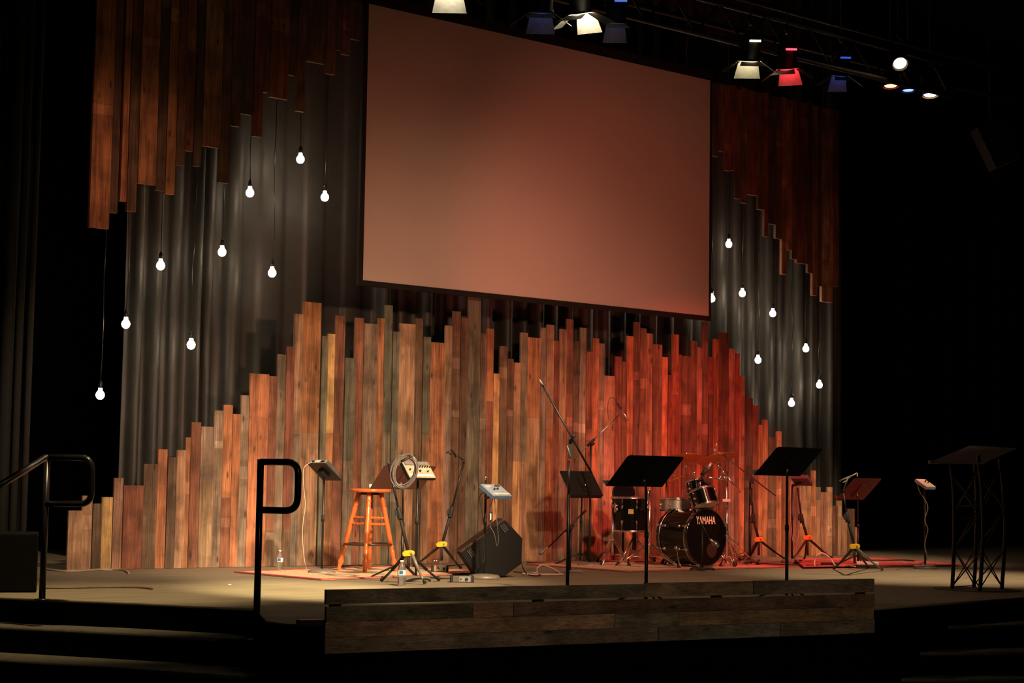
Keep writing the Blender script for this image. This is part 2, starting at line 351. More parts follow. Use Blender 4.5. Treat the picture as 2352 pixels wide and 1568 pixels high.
# ------------------------------------------------------------ screen
YS = YW - .16
bl, tr = onY(832, 643, YS), onY(1630, 186, YS)
x0, x1 = onY(838, 400, YS).x, onY(1629.5, 455, YS).x
zb, zt = (onY(832, 643, YS).z + onY(1628, 726, YS).z) / 2, (onY(845, 8, YS).z + onY(1632, 185, YS).z) / 2
print('SCREEN', x1 - x0, zt - zb, 'YW', YW, 'ZT', ZT, 'x', x0, x1, zb, zt)
scr = thing('projection_screen', ((x0 + x1) / 2, YS, zb), 'large blank projection screen with black border above the plank wall', 'screen')
MB().abox((x0, YS, zb), (x1, YS + .012, zt)).build('screen_surface', mat('screen_fabric', (.62, .56, .50), .8, noise=.03, scale=1.2), scr)
fr = MB(); e = .055; yy = YS - .008
fr.abox((x0 - e, yy, zb - e), (x0, yy + .04, zt + e)); fr.abox((x1, yy, zb - e), (x1 + e * .6, yy + .04, zt + e))
fr.abox((x0, yy, zb - e), (x1, yy + .04, zb)); fr.abox((x0, yy, zt), (x1, yy + .04, zt + e * 2))
fr.build('screen_border', black_cloth, scr)
for x in (x0 + .4, x1 - .4): MB().cyl((x, YS, zt), (x, YS, 8.0), .005, n=6).build('hanging_wire', blk, scr)

# ------------------------------------------------------------ hanging bulbs
glow = mat('lit_bulb_glass', (1, .9, .75), .3, emit=(1, .80, .55), es=52)
BUL = [(230, 907, 'lowest bulb at far left, left of the curtain'), (289, 744, 'bulb at left curtain edge, above the lowest left one'), (369, 610, 'bulb under the fifth wide hanging plank at left'), (439, 792, 'low bulb hanging on a long cord between the left curtain pleats'),
       (510, 579, 'bulb hanging below the narrow plank with lit end'), (574, 443, 'upper bulb right of the wide orange hanging plank'), (625, 627, 'bulb on a long cord nearest the tall left plank peak'), (690, 366, 'highest bulb of all, below the long narrow plank'), (746, 453, 'bulb nearest the left edge of the screen'),
       (1635, 686, 'bulb touching the lower right corner of the screen'), (1674, 561, 'highest bulb on the right side'), (1705, 674, 'bulb second from the screen on the right side'), (1775, 720, 'bulb in the middle of the right cluster'), (1741, 827, 'low bulb above the tallest right slope planks'),
       (1851, 801, 'bulb below the longest plank at right'), (1882, 884, 'bulb nearest the right curtain edge'), (1818, 926, 'lowest bulb on the right side')]
sock = mat('bulb_socket', (.02, .018, .016), .3)
for px, py, lab in BUL:
    c = onY(px, py, YB); r = .040
    t = thing('hanging_bulb', c + Z * .16, 'lit bare ' + lab, 'light bulb', 'bare bulbs hanging on cords')
    prof = [(1e-3, -.042), (.016, -.039), (.029, -.030), (.038, -.015), (.041, 0), (.038, .016), (.030, .030), (.021, .041), (.018, .050), (.018, .064)]
    MB().lathe(c, Z, prof, 14).build('bulb', glow, t)
    MB().lathe(c + Z * .062, Z, [(.017, 0), (.019, .008), (.02, .05), (.012, .062), (.005, .075)], 10).build('socket', sock, t)
    r2 = random.Random(int(px)); sw = .012
    n = 20; top = 8.0
    pts = [c + Z * .135] + [V((c.x + r2.uniform(-sw, sw) * (1 if k < n - 1 else .3), c.y + r2.uniform(-sw, sw), c.z + .135 + (top - c.z) * k / n)) for k in range(1, n + 1)]
    MB().tube(catmull(pts, 3), .0045, 6).build('cord', mat('bulb_cord', (.03, .028, .025), .25), t)

# ------------------------------------------------------------ plank skirt at the stage front
zt_ = ((CAM + ray(742, 1355) * (10.28)).z + (CAM + ray(2001, 1330) * 12.45).z) / 2
zb_ = ((CAM + ray(742, 1504) * (10.28)).z + (CAM + ray(2001, 1449) * 12.45).z) / 2
print('SKIRT', Ls, zt_, zb_)
sk = thing('plank_skirt', (sL + sR) / 2 + V((0, 0, zb_)), 'low facade of four rows of horizontal weathered boards at the stage front', 'wooden facade', 'reclaimed plank panels')
H = (zt_ - zb_) / 4
ROWS = [[(0, .535, 'g', 0), (.535, .745, 't', .006), (.745, 1, 'g', .008)], [(0, .232, 'g', 0), (.232, .30, 't', 0), (.30, 1, 'b', 0)], [(0, .48, 't', 0), (.48, .60, 'g', 0), (.60, 1, 't', 0)], [(0, .56, 'g', 0), (.56, .8, 'G', 0), (.8, 1, 'g', 0)]]
for ri, row in enumerate(ROWS):
    for a_, b_, ch, dz in row:
        z1_, z0_ = zt_ - ri * H + dz - (0 if ri != 1 else .006), zt_ - (ri + 1) * H + .0015 + (.007 if ri == 0 else 0)
        b = MB(); mid = sL + sd * Ls * (a_ + b_) / 2 + sn * (.02 + rnd.uniform(-.006, .006)); mid.z = (z0_ + z1_) / 2
        base = tone(ch, rnd); b.box(mid, sd * (Ls * (b_ - a_) - .004), sn * .022, Z * (z1_ - z0_), base)
        b.build('plank', WOODH, sk)
for f_ in (.02, .35, .68, .98):
    mid = sL + sd * Ls * f_ - sn * .02; mid.z = (zt_ + zb_) / 2
    MB().box(mid, sd * .06, sn * .04, Z * (zt_ - zb_ - .03)).build('batten', mat('batten_wood', (.03, .022, .016), .8), sk)
p = sL - sd * .06; p.z = .015
MB().box(p - sn * .03, sd * .16, sn * .06, Z * .035).build('support_arm', blk, sk)

# ------------------------------------------------------------ handrails, side box
steel = mat('rail_black_paint', (.018, .018, .018), .28, .3)
def arc_loop(A, B, C, D, r):     # A->B->C->D in one plane, rounded at B and C
    out = [A]
    for P, Q, S in ((A, B, C), (B, C, D)):
        a = Q + (P - Q).normalized() * r; b = Q + (S - Q).normalized() * r
        for k in range(9):
            t = k / 8; out.append(a * (1 - t) ** 2 + Q * 2 * t * (1 - t) + b * t * t)
    return out + [D]
def rail(base, top_px, loop_px, D, lab, extra=None):
    t = thing('handrail', base, lab, 'handrail', 'black handrails at the left steps')
    tp = onD(*top_px, D)
    top = V((base.x, base.y, tp.z))
    MB().cyl(base, top, .0215, n=16).build('post', steel, t)
    (ax, ay), (bx, by), (cx, cy), (dx, dy) = loop_px
    P = [onD(ax, ay, D), onD(bx, by, D), onD(cx, cy, D), onD(dx, dy, D)]
    P[0] = V((top.x, top.y, P[0].z)); P[3] = V((top.x, top.y, P[3].z))
    MB().tube(arc_loop(*P, .085), .0215, 14).build('grab_loop', steel, t)
    if extra: MB().tube(extra, .0215, 12).build('sloping_rail', steel, t)
    MB().lathe(base, Z, [(.05, 0), (.05, .012), (.03, .014)], 16).build('base_flange', steel, t)
    return t
bse = fl(588, 1472, z1); D = dep(bse)
rail(bse, (598, 1054), ((598, 1060), (686, 1061), (683, 1173), (596, 1171)), D, 'black tubular handrail with rounded loop in front of the planks, beside the steps')
bse = fl(92, 1380, 0) + AH * .05; D = dep(bse)
rail(bse, (104, 1050), ((104, 1050), (211, 1051), (210, 1157), (93, 1157)), D, 'dark handrail with rounded loop at far left, lit only on its top edges', [onD(104, 1050, D), onD(60, 1078, D - .6), onD(-60, 1150, D - 1.6)])
bx = onD(92, 1226, 12.9)
rd = V((bx.x, bx.y, 0)).normalized(); rx = V((rd.y, -rd.x, 0))
case_m = mat('dark_case', (.004, .004, .004), .9); case_m.node_tree.nodes['Principled BSDF'].inputs['Specular IOR Level'].default_value = .1
b = MB(); o_ = V((bx.x, bx.y, .001)); b.box(o_ - rx * .46 + rd * .3 + Z * bx.z / 2, rx * .9, rd * .6, Z * bx.z)
bo = tag(b.build('equipment_case', mat('dark_case', (.004, .004, .004), .8), None, o_, bevel=.012), 'dark box on the stage behind the far left handrail', 'case')

# ------------------------------------------------------------ rugs
def rug_mat(name, c1, c2, c3):
    m = bpy.data.materials.new(name); m.use_nodes = True; nt = m.node_tree; N = nt.nodes; L = nt.links
    b = N['Principled BSDF']; b.inputs['Roughness'].default_value = .95
    tc = N.new('ShaderNodeTexCoord'); vo = N.new('ShaderNodeTexVoronoi'); vo.inputs['Scale'].default_value = 14; L.new(tc.outputs['Object'], vo.inputs['Vector'])
    nz = N.new('ShaderNodeTexNoise'); nz.inputs['Scale'].default_value = 26; L.new(tc.outputs['Object'], nz.inputs['Vector'])
    r = N.new('ShaderNodeValToRGB'); L.new(vo.outputs['Distance'], r.inputs[0]); r.color_ramp.interpolation = 'CONSTANT'
    e = r.color_ramp.elements; e[0].color = (*c2, 1); e[0].position = 0; e[1].color = (*c1, 1); e[1].position = .22; x = e.new(.55); x.color = (*c3, 1)
    mx = N.new('ShaderNodeMix'); mx.data_type = 'RGBA'; mx.blend_type = 'MULTIPLY'; mx.inputs[0].default_value = .35; L.new(r.outputs[0], mx.inputs[6]); L.new(nz.outputs[0], mx.inputs[7])
    L.new(mx.outputs[2], b.inputs['Base Color']); return m
rb = mat('rug_border_red', (.70, .07, .07), .95)
def rug(pts, mt, lab, name='area_rug', z=.004):
    pts = [V(p) for p in pts]; c = sum(pts, V()) / 4
    t = thing(name, c, lab, 'rug', 'patterned rugs on the stage')
    MB().prism([V((p.x, p.y, z)) for p in pts], Z * .006).build('rug_field', mt, t)
    inner = [p + (c - p) * .05 for p in pts]; b = MB()
    for i in range(4):
        q = [pts[i], pts[(i + 1) % 4], inner[(i + 1) % 4], inner[i]]
        b.prism([V((p.x, p.y, z + .001)) for p in q], Z * .0085)
    b.build('rug_border', rb, t)
A, B, C = fl(537, 1315), fl(738, 1333), fl(1150, 1316)
rug([A, B, C, A + C - B], rug_mat('rug_cream', (.90, .72, .48), (.75, .42, .28), (.80, .58, .36)), 'cream patterned rug with red edge under the bar stool')
A, B, C = fl(1206, 1297), fl(1440, 1314), fl(1815, 1303)
rug([A, B, C, A + C - B - Y * .12], rug_mat('rug_red', (.75, .50, .32), (.55, .10, .08), (.78, .58, .38)), 'red and cream patterned rug under the drum kit')
A, B, C = fl(1822, 1288), fl(1845, 1306), fl(2226, 1300)
rug([A, B, C, fl(2030, 1285)], rug_mat('rug_pink', (.80, .22, .18), (.80, .38, .28), (.62, .10, .08)), 'plain red rug under the music stand at right', z=.018)

# ------------------------------------------------------------ builders for the stands
def round_base(b, p, r=.128, h=.042):
    b.lathe(p, Z, [(r * .97, 0), (r, .006), (r, h * .45), (r * .9, h * .8), (r * .55, h), (.02, h + .004)], 28)
def music_stand(px, base_y, desk, W, S, D, lab, mt, sw=.51, sh=.31, lipc=None, pole_split=.55, pole_r=.0125, base_z=0.0):
    """desk: pixel of the desk centre; W: horizontal direction of the desk; S: direction up the slope"""
    W = V(W).normalized(); S = V(S).normalized(); Nn = W.cross(S).normalized()
    c = onD(*desk, D); 
    base = V((c.x, c.y, base_z)); q = onD(px, base_y, D); base.x, base.y = q.x, q.y
    t = thing('music_stand', base, lab, 'music stand', 'music stands')
    hw, hh = W * sw / 2, S * sh / 2
    cut = .03
    pts = [c - hw - hh, c + hw - hh, c + hw + hh * .9, c + hw * .94 + hh, c - hw * .94 + hh, c - hw + hh * .9]
    MB().prism([p - Nn * .002 for p in pts], Nn * .004).build('desk', mt, t)
    # the lip that carries the sheets, on the player's side
    side = -1 if Nn.dot(AH) < 0 else 1
    Pl = Nn * side
    MB().box(c - hh + Pl * .025, W * sw, Pl * .05, S * .004).build('lip', lipc or mt, t)
    hub = c - hh * .35 - Pl * .015
    b = MB(); b.box(c - Pl * .008 - hh * .1, W * .05, Pl * .012, S * sh * .6); b.ball(hub - Pl * .01, .014); b.build('desk_bracket', mt, t)
    MB().ball(hub - Pl * .022 , .011).build('tilt_knob', chrome, t)
    top = hub - Pl * .01; 
    mid = base.lerp(V((base.x, base.y, top.z)), pole_split)
    MB().tube([V((base.x, base.y, mid.z - .02)), V((base.x + (top.x - base.x) * .3, base.y + (top.y - base.y) * .3, top.z - .06)), top], pole_r * .72, 10).build('upper_pole', blk, t)
    b = MB(); b.cyl(base + Z * .05, mid, pole_r, n=12); b.cyl(mid - Z * .01, mid + Z * .03, pole_r * 1.25, n=12); b.build('lower_pole', blk, t)
    for k in range(3):
        g = 2 * pi * k / 3 + .5; d = V((math.cos(g), math.sin(g), 0))
        MB().tube([base + Z * .12, base + d * .05 + Z * .11, base + d * .27 + Z * .008], [.008, .009, .007], 8).build('leg', blk, t)
    return t
brown = mat('brown_stand_paint', (.10, .035, .028), .45)
dark = mat('black_stand_paint', (.006, .006, .006), .6)
music_stand(1484, 1335, (1483, 1082), X, (0, -.72, .69), 12.35, 'large black music stand in front of the drum kit, behind the plank skirt', dark, .535, .30, lipc=mat('grey_lip', (.35, .35, .33), .5))
music_stand(1807, 1330, (1812, 1060), X, (0, -.74, .67), 13.1, 'large black music stand right of the drums, behind the plank skirt', dark, .50, .30, lipc=MATS['grey_lip'])
music_stand(1333, 1284, (1335, 1109), X, (0, .60, .80), 18.9, 'small black music stand behind the tall boom stands', dark, .46, .31)
music_stand(923, 1320, (926, 1096), V(RH) + AH * .25, -AH * .9 + RH * .62 + Z * .9, 15.7, 'brown music stand behind the bar stool and coiled cable', brown, .46, .32, lipc=whitep)
music_stand(1971, 1293, (1973, 1123), X, (0, -.75, .68), 19.6, 'dark red music stand at the right end of the plank wall', brown, .46, .34)

def guitar_stand(yoke, feet, bend, top, lab, yc, D, top_style='plain', bend_at=True, grp='tripod guitar stands'):
    """tripod stand with a coloured yoke and a leaning tube; pixels on the stand's depth D"""
    cen = onD(*yoke, D); base = V((cen.x, cen.y, 0))
    t = thing('guitar_stand', base, lab, 'guitar stand', grp)
    F3 = [fl(*f) for f in feet]
    for i, f in enumerate(F3):
        s0 = cen + (f - base).normalized() * .035 - Z * .01
        d = (f - s0); e0 = s0 + d * .55; 
        b = MB(); b.cyl(s0, e0, .0135, n=10); b.cyl(e0, f + Z * .012, .010, n=10)
        L_ = b.build('leg', rub if i else dmet, t)
        MB().tube([f + Z * .035 - d.normalized() * .02, f + Z * .012], [.012, .015], 10).build('rubber_foot', rub, L_)
    b = MB(); b.rprism([cen - RH * .045 - Z * .028 - AH * .02, cen + RH * .045 - Z * .022 - AH * .02, cen + RH * .05 + Z * .014 - AH * .02, cen + RH * .02 + Z * .026 - AH * .02, cen - RH * .035 + Z * .02 - AH * .02, cen - RH * .055 + Z * .002 - AH * .02], AH * .04, .012)
    b.build('yoke', yc, t, bevel=.004)
    MB().cyl(cen - AH * .028 + RH * .02, cen - AH * .02 + RH * .02, .008, n=10).build('yoke_bolt', dmet, t)
    bp = onD(*bend, D); tp = onD(*top, D + .05)
    # lower tube leans from the yoke up to the clutch; the upper tube slides in it
    low = cen - (bp - cen).normalized() * .22
    MB().cyl(cen - Z * .01, bp, .0135, n=12).build('lower_tube', rub, t)
    MB().cyl(cen, cen.lerp(V((cen.x, cen.y, .12)), 1) , .012, n=10).build('centre_tube', rub, t)
    MB().cyl(bp, tp, .0095, n=12).build('upper_tube', blk, t)
    b = MB(); d = (tp - bp).normalized(); b.cyl(bp - d * .05, bp + d * .05, .024, .020, 12); b.box(bp - RH * .022, d * .05, RH * .03, AH * .03); b.build('clutch', rub, t, bevel=.003)
    return t, cen, bp, tp
gs1, c1, b1, t1 = guitar_stand((939, 1270), [(976, 1343), (876, 1337), (1008, 1335)], (917, 1178), (893, 1068), 'black tripod guitar stand with yellow yoke holding a coiled cable', yel, 14.75)
MB().cyl(t1, t1 + Z * .02, .014, n=10).build('top_cap', rub, gs1)
gs2, c2, b2, t2 = guitar_stand((1015, 1249), [(1008, 1312), (950, 1303), (1058, 1307)], (1036, 1175), (1066, 1058), 'black tripod guitar stand with yellow yoke and open neck hanger, left of the wedge speaker', yel, 16.6)
nk = onD(1045, 1042, 16.6); b = MB(); b.tube([t2, t2.lerp(nk, .5), nk], .006, 8); b.cyl(t2 - AH * .02, t2 + AH * .02, .013, n=10); b.build('hanger_arm', blk, gs2)
b = MB(); b.tube([onD(1047, 1049, 16.6), onD(1042, 1038, 16.55), onD(1035, 1043, 16.5), onD(1029, 1036, 16.5), onD(1026, 1041, 16.5)], .008, 8); b.tube([onD(1043, 1042, 16.6), onD(1040, 1036, 16.8), onD(1036, 1034, 16.85)], .008, 8); b.build('neck_yoke', rub, gs2)
gs3, c3, b3, t3 = guitar_stand((1743, 1238), [(1708, 1284), (1716, 1292), (1805, 1287)], (1730, 1190), (1726, 1120), 'guitar stand with orange yoke just right of the bass drum', ora, 19.2)
gs4, c4, b4, t4 = guitar_stand((1855, 1234), [(1823, 1284), (1848, 1287), (1912, 1285)], (1841, 1190), (1832, 1120), 'guitar stand with orange yoke under the small mixer near the plank end', ora, 19.4)
gs5, c5, b5, t5 = guitar_stand((1963, 1254), [(2026, 1311), (1916, 1308), (1995, 1305)], (1946, 1187), (1936, 1127), 'guitar stand with yellow yoke at the right end of the planks', yel, 17.4)
hk = [onD(1928, 1105, 17.4), onD(1937, 1100, 17.4), onD(1948, 1097, 17.4), onD(1957, 1092, 17.4), onD(1969, 1086, 17.4)]
b = MB(); b.tube(hk, [.008, .006, .013, .007, .007], 8); b.tube([hk[2], t5], .006, 8); b.tube([hk[2], onD(1946, 1103, 17.3), onD(1936, 1108, 17.2)], .006, 8); b.tube([hk[4], onD(1969, 1094, 17.3)], .006, 6); b.build('neck_yoke', dmet, gs5)

# coiled cable on the first guitar stand
cc = onD(930, 1082, 14.7); t = thing('coiled_cable', cc, 'grey cable coiled in loops hung on the front guitar stand', 'cable')
b = MB(); r3 = random.Random(5)
for k in range(13):
    rw, rh_ = .098 + r3.uniform(-.012, .012), .128 + r3.uniform(-.012, .006); off = V(RH) * r3.uniform(-.012, .012) + Z * r3.uniform(-.014, .006) - AH * (.03 + .008 * r3.random() * 4)
    tl = r3.uniform(-.15, .15)
    b.tube([cc + off + RH * (math.cos(g) * rw * math.cos(tl) + math.sin(g) * .02) + Z * math.sin(g) * rh_ + AH * math.cos(g) * tl * .1 for g in [2 * pi * i / 30 for i in range(30)]], .0042, 6, True)
b.build('cable_loops', mat('grey_cable', (.13, .125, .12), .3), t)
b = MB(); b.cyl(onD(921, 1060, 14.65), onD(941, 1049, 14.65), .011, n=10); b.cyl(onD(941, 1049, 14.65), onD(946, 1047, 14.65), .013, n=10); b.build('plug', rub, t)

# ------------------------------------------------------------ round-base mic stands and mixers
def pole_stand(px_base, py_base, top_px, lab, r=.125, name='microphone_stand', pr=.0105, D=None, grp='round based stands'):
    base = fl(px_base, py_base); D = dep(base)
    tp = onD(*top_px, D)
    t = thing(name, base, lab, 'stand', grp)
    b = MB(); round_base(b, base, r); b.build('base', dmet, t)
    b = MB(); b.cyl(base + Z * .025, V((base.x, base.y, tp.z)), pr, n=12); b.build('pole', blk, t)
    MB().cyl(V((base.x, base.y, tp.z * .55)), V((base.x, base.y, tp.z * .55 + .06)), pr * 1.5, n=12).build('height_clutch', rub, t)
    return t, base, V((base.x, base.y, tp.z)), D
def mixer(c, yaw, tilt, w_, d_, h_, body, panel, lab, knobs, strip, name='personal_mixer'):
    W = V((math.cos(yaw), math.sin(yaw), 0)); A = V((-math.sin(yaw), math.cos(yaw), 0))
    S = A * math.cos(tilt) + Z * math.sin(tilt); N_ = W.cross(S)
    t = thing(name, c, lab, 'audio mixer', 'small mixers on stands')
    MB().box(c, W * w_, S * d_, N_ * h_).build('body', body, t, bevel=.003)
    MB().box(c + N_ * (h_ / 2 + .001), W * w_ * .96, S * d_ * .94, N_ * .003).build('front_panel', panel, t)
    top = c + N_ * (h_ / 2 + .0025)
    for (u, v, r) in knobs:
        MB().cyl(top + W * u * w_ + S * v * d_, top + W * u * w_ + S * v * d_ + N_ * .016, r, r * .8, 12).build('knob', blk, t)
    for (u, v, ww, hh, mm) in strip:
        MB().box(top + W * u * w_ + S * v * d_ + N_ * .001, W * ww * w_, S * hh * d_, N_ * .006).build('button_strip', mm, t)
    return t, W, S, N_
tan = mat('tan_panel', (.42, .33, .24), .5); grey = mat('grey_panel', (.16, .16, .16), .5); steelblue = mat('blue_case', (.10, .17, .28), .45); bluetop = mat('blue_panel', (.28, .34, .42), .5)
strip_w = mat('pale_buttons', (.72, .68, .62), .4)
# mixer 1 (rear panel towards the house, lettering on it)
st, base, top, D = pole_stand(739, 1317, (741, 1100), 'stand with round base left of the bar stool carrying a black mixer')
mc = onD(745, 1083, D)
W = V((0, -1, 0)); A = X; S = (A * .72 - Z * .60).normalized(); N_ = W.cross(S).normalized()
if N_.z < 0: N_ = -N_
tr_ = MB(); tr_.box(mc, W * .30, S * .24, N_ * .008)
tr_.build('tray', blk, st, bevel=.003); b = MB(); b.box(mc - N_ * .02, W * .08, S * .08, N_ * .035); b.cyl(top - Z * .03, mc - N_ * .02, .012); b.build('tray_clamp', rub, st)
t = thing('personal_mixer', mc + N_ * .03, 'small mixer on a tray left of the bar stool, pale lettering on its back', 'audio mixer', 'small mixers on stands')
mb_c = mc + N_ * .03 - S * .015
MB().box(mb_c, W * .24, S * .18, N_ * .042).build('body', mat('dark_mixer', (.06, .06, .058), .4), t, bevel=.003)
rp = mb_c - S * .091
MB().box(rp, W * .235, S * .002, N_ * .04).build('rear_panel', mat('mixer_rear', (.30, .29, .26), .5), t)
b = MB()
for u in (-.095, -.075, .05, .066, .085): b.cyl(rp + W * u, rp + W * u - S * .008, .009, n=10)
b.build('sockets', rub, t)
def text(body, origin, right, up, height, width, mt, parent, name='lettering', bold=.0):
    cu = bpy.data.curves.new(name, 'FONT'); cu.body = body; cu.size = 1; cu.extrude = .01; cu.offset = bold
    o = bpy.data.objects.new(name, cu); COL.objects.link(o)
    me = bpy.data.meshes.new_from_object(o.evaluated_get(bpy.context.evaluated_depsgraph_get()))
    bpy.data.objects.remove(o)
    xs = [v.co.x for v in me.vertices]; ys = [v.co.y for v in me.vertices]
    x0_, x1_, y0_, y1_ = min(xs), max(xs), min(ys), max(ys); right = V(right).normalized(); up = V(up).normalized(); nn = right.cross(up)
    for v in me.vertices:
        v.co = V(origin) + right * ((v.co.x - (x0_ + x1_) / 2) / (x1_ - x0_) * width) + up * ((v.co.y - (y0_ + y1_) / 2) / (y1_ - y0_) * height) + nn * (v.co.z * .1) - V(parent['_o'])
    me.materials.append(mt); o = bpy.data.objects.new(name, me); COL.objects.link(o); o.parent = parent; o['_o'] = parent['_o']; return o
letter = mat('letter_white', (.85, .80, .65), .5)
text('AVIOM', rp - S * .003 - W * .012, W, N_, .028, .10, letter, t, bold=.02)
wc = mat('white_cable', (.70, .60, .45), .5)
def cable(pts, r, mt, lab, name='cable', k=6, grp=None):
    P = catmull(pts, k); o_ = V(P[-1]); return tag(MB().tube(P, r, 6).build(name, mt, None, o_), lab, 'cable', grp)
cable([rp + W * -.1, onD(702, 1069, D), onD(697, 1080, D), onD(697, 1110, D), onD(701, 1160, D), onD(696, 1200, D), onD(695, 1240, D), onD(700, 1290, D), fl(706, 1315) + Z * .016], .003, wc, 'thin white cable hanging from the mixer left of the stool')
# mixer 2 tan
st, base, top, D = pole_stand(955, 1334, (957, 1098), 'stand with round base carrying the tan mixer, behind the front guitar stand', r=.13)
mc = onD(960, 1082, D - .02)
t, W, S, N_ = mixer(mc, 0.1, math.radians(52), .31, .17, .03, blk, tan, 'tan mixer with black knobs seen behind the coiled cable', [(-.02 + .09 * i, .18, .0075) for i in range(6)] + [(0, -.08, .010), (.28, -.1, .008), (-.35, 0, .009)], [(-.02, -.33, .86, .12, strip_w)])
MB().box(mc + N_ * .022 + S * .065, W * .27, S * .035, N_ * .014).build('rear_housing', grey, t, bevel=.002)
b = MB(); b.cyl(top - Z * .02, mc - N_ * .012, .013); b.box(mc - N_ * .02, W * .1, S * .1, N_ * .012); b.build('tray_clamp', rub, st)
# mixer 3 blue
st, base, top, D = pole_stand(1112, 1329, (1117, 1104), 'stand with round base carrying the blue mixer, in front of the wedge speaker', r=.14)
MB().cyl(top, top + Z * .05, .007, n=10).build('pole_tip', chrome, st)
mc = onD(1138, 1129, D - .1)
t, W, S, N_ = mixer(mc, .15, math.radians(33), .25, .185, .034, steelblue, bluetop, 'blue mixer with row of buttons beside the wedge speaker', [(.12 + .1 * i, .30, .007) for i in range(3)] + [(-.10, .02, .010), (.08, .05, .010)], [(.06, -.32, .80, .10, strip_w), (-.25, .28, .22, .08, strip_w)])
b = MB(); b.box(mc - N_ * .03, W * .14, S * .1, N_ * .015); b.tube([V((base.x, base.y, mc.z - .06)), mc - N_ * .035], .012, 10); b.build('tray_clamp', rub, st)
# adapter hanging below
ac = onD(1127, 1186, D - .12); t = thing('power_adapter', ac, 'black adapter box with white tag hanging below the blue mixer', 'adapter')
MB().box(ac, RH * .035, AH * .03, Z * .085).build('adapter_body', rub, t, bevel=.003)
MB().box(ac - AH * .017, RH * .012, AH * .003, Z * .055).build('tag', whitep, t)
b = MB(); b.tube(catmull([ac + Z * .04, ac + Z * .09, mc - N_ * .03], 5), .004, 6); b.tube(catmull([ac - Z * .04, ac - Z * .09, onD(1135, 1225, D - .15), onD(1141, 1252, D - .15), onD(1145, 1240, D - .15), onD(1142, 1205, D - .15), mc - N_ * .03], 6), .0035, 6); b.build('lead', mat('grey_lead', (.10, .10, .095), .4), t)
cable([mc - W * .12, onD(1102, 1140, D - .1), onD(1108, 1180, D - .1), onD(1113, 1215, D), onD(1111, 1240, D), onD(1113, 1275, D), onD(1106, 1300, D), fl(1092, 1318) + Z * .006], .004, rub, 'black cable wound down the blue mixer stand')
# right white mixer
st, base, top, D = pole_stand(2125, 1306, (2124, 1140), 'thin stand with round base carrying the white mixer, left of the lectern')
mc = onD(2125, 1112, D)
W_ = .19
t, W, S, N_ = mixer(mc, -.08, math.radians(28), .15, .18, .032, mat('pale_blue_case', (.20, .26, .30), .5), mat('ivory_panel', (.72, .70, .60), .5), 'small white mixer on the thin stand left of the lectern', [(.05, .1, .010), (.22, .0, .008), (.3, .25, .007)], [(.0, -.36, .8, .1, strip_w), (.1, -.1, .3, .06, ora)])
b = MB(); b.tube([top - Z * .03, mc - N_ * .02], .012, 8); b.box(mc - N_ * .025, W * .08, S * .08, N_ * .012); b.build('tray_clamp', rub, st)
cable([mc - W * .1 + S * .04, onD(2107, 1112, D), onD(2113, 1130, D), onD(2123, 1145, D), onD(2131, 1165, D), onD(2124, 1195, D), onD(2131, 1215, D), onD(2124, 1250, D), onD(2128, 1285, D), fl(2100, 1300) + Z * .006, fl(2060, 1308) + Z * .006], .005, mat('pale_cable', (.30, .27, .22), .4), 'pale cable twisted down the thin stand left of the lectern')
# mixer 5 on the orange yoke stand 4
st, base, top, D = pole_stand(1819, 1292, (1831, 1112), 'stand with round base under the small dark mixer right of the big music stand')
mc = onD(1842, 1103, D)
t, W, S, N_ = mixer(mc, -1.2, math.radians(-25), .2, .19, .045, mat('plum_case', (.12, .07, .09), .5), mat('plum_panel', (.30, .18, .20), .5), 'small dark mixer right of the big music stand', [(-.2, .2, .009), (.1, .2, .009), (.3, .0, .008)], [])
MB().tube([top - Z * .02, mc - N_ * .02], .012, 8).build('tray_clamp', rub, st)
cable([mc - W * .05, onD(1818, 1110, D), onD(1815, 1150, D), onD(1818, 1220, D), onD(1826, 1262, D), onD(1832, 1240, D), onD(1835, 1215, D)], .003, wc, 'thin white cable looping below the small dark mixer')

# ------------------------------------------------------------ tall boom stand, drum mic stands
base = fl(1303, 1366); D = dep(base)
t = thing('boom_stand', base, 'tall black boom stand behind the plank skirt with empty boom rising left', 'microphone stand', 'boom stands')
tp = onD(1311, 1058, D); tp = V((base.x, base.y, tp.z))
b = MB(); b.cyl(base + Z * .03, base.lerp(tp, .75), .0135, n=12); b.cyl(base.lerp(tp, .75), tp, .0105, n=12); b.build('pole', blk, t)
b = MB(); round_base(b, base, .13); b.build('base', dmet, t)
bh, bt = onD(1246, 884, D + .05), onD(1359, 1086, D + .05)
MB().cyl(bt, bh, .0075, n=10).build('boom', blk, t)
MB().cyl(bh, onD(1239, 871, D + .05), .010, .005, n=10).build('boom_tip', dmet, t)
MB().cyl(onD(1245, 885, D + .05), onD(1247, 882, D + .05), .017, n=10).build('tip_collar', rub, t)
pv = onD(1315, 1010, D + .03)
b = MB(); b.box((pv + tp) / 2 + Z * .02, RH * .035, AH * .03, Z * .16); b.build('boom_clutch', rub, t, bevel=.004); MB().ball(onD(1317, 1001, D), .016).build('clutch_knob', rub, t); MB().tube([onD(1303, 1023, D), onD(1306, 1035, D), onD(1312, 1052, D)], .006, 6).build('clutch_lever', dmet, t)

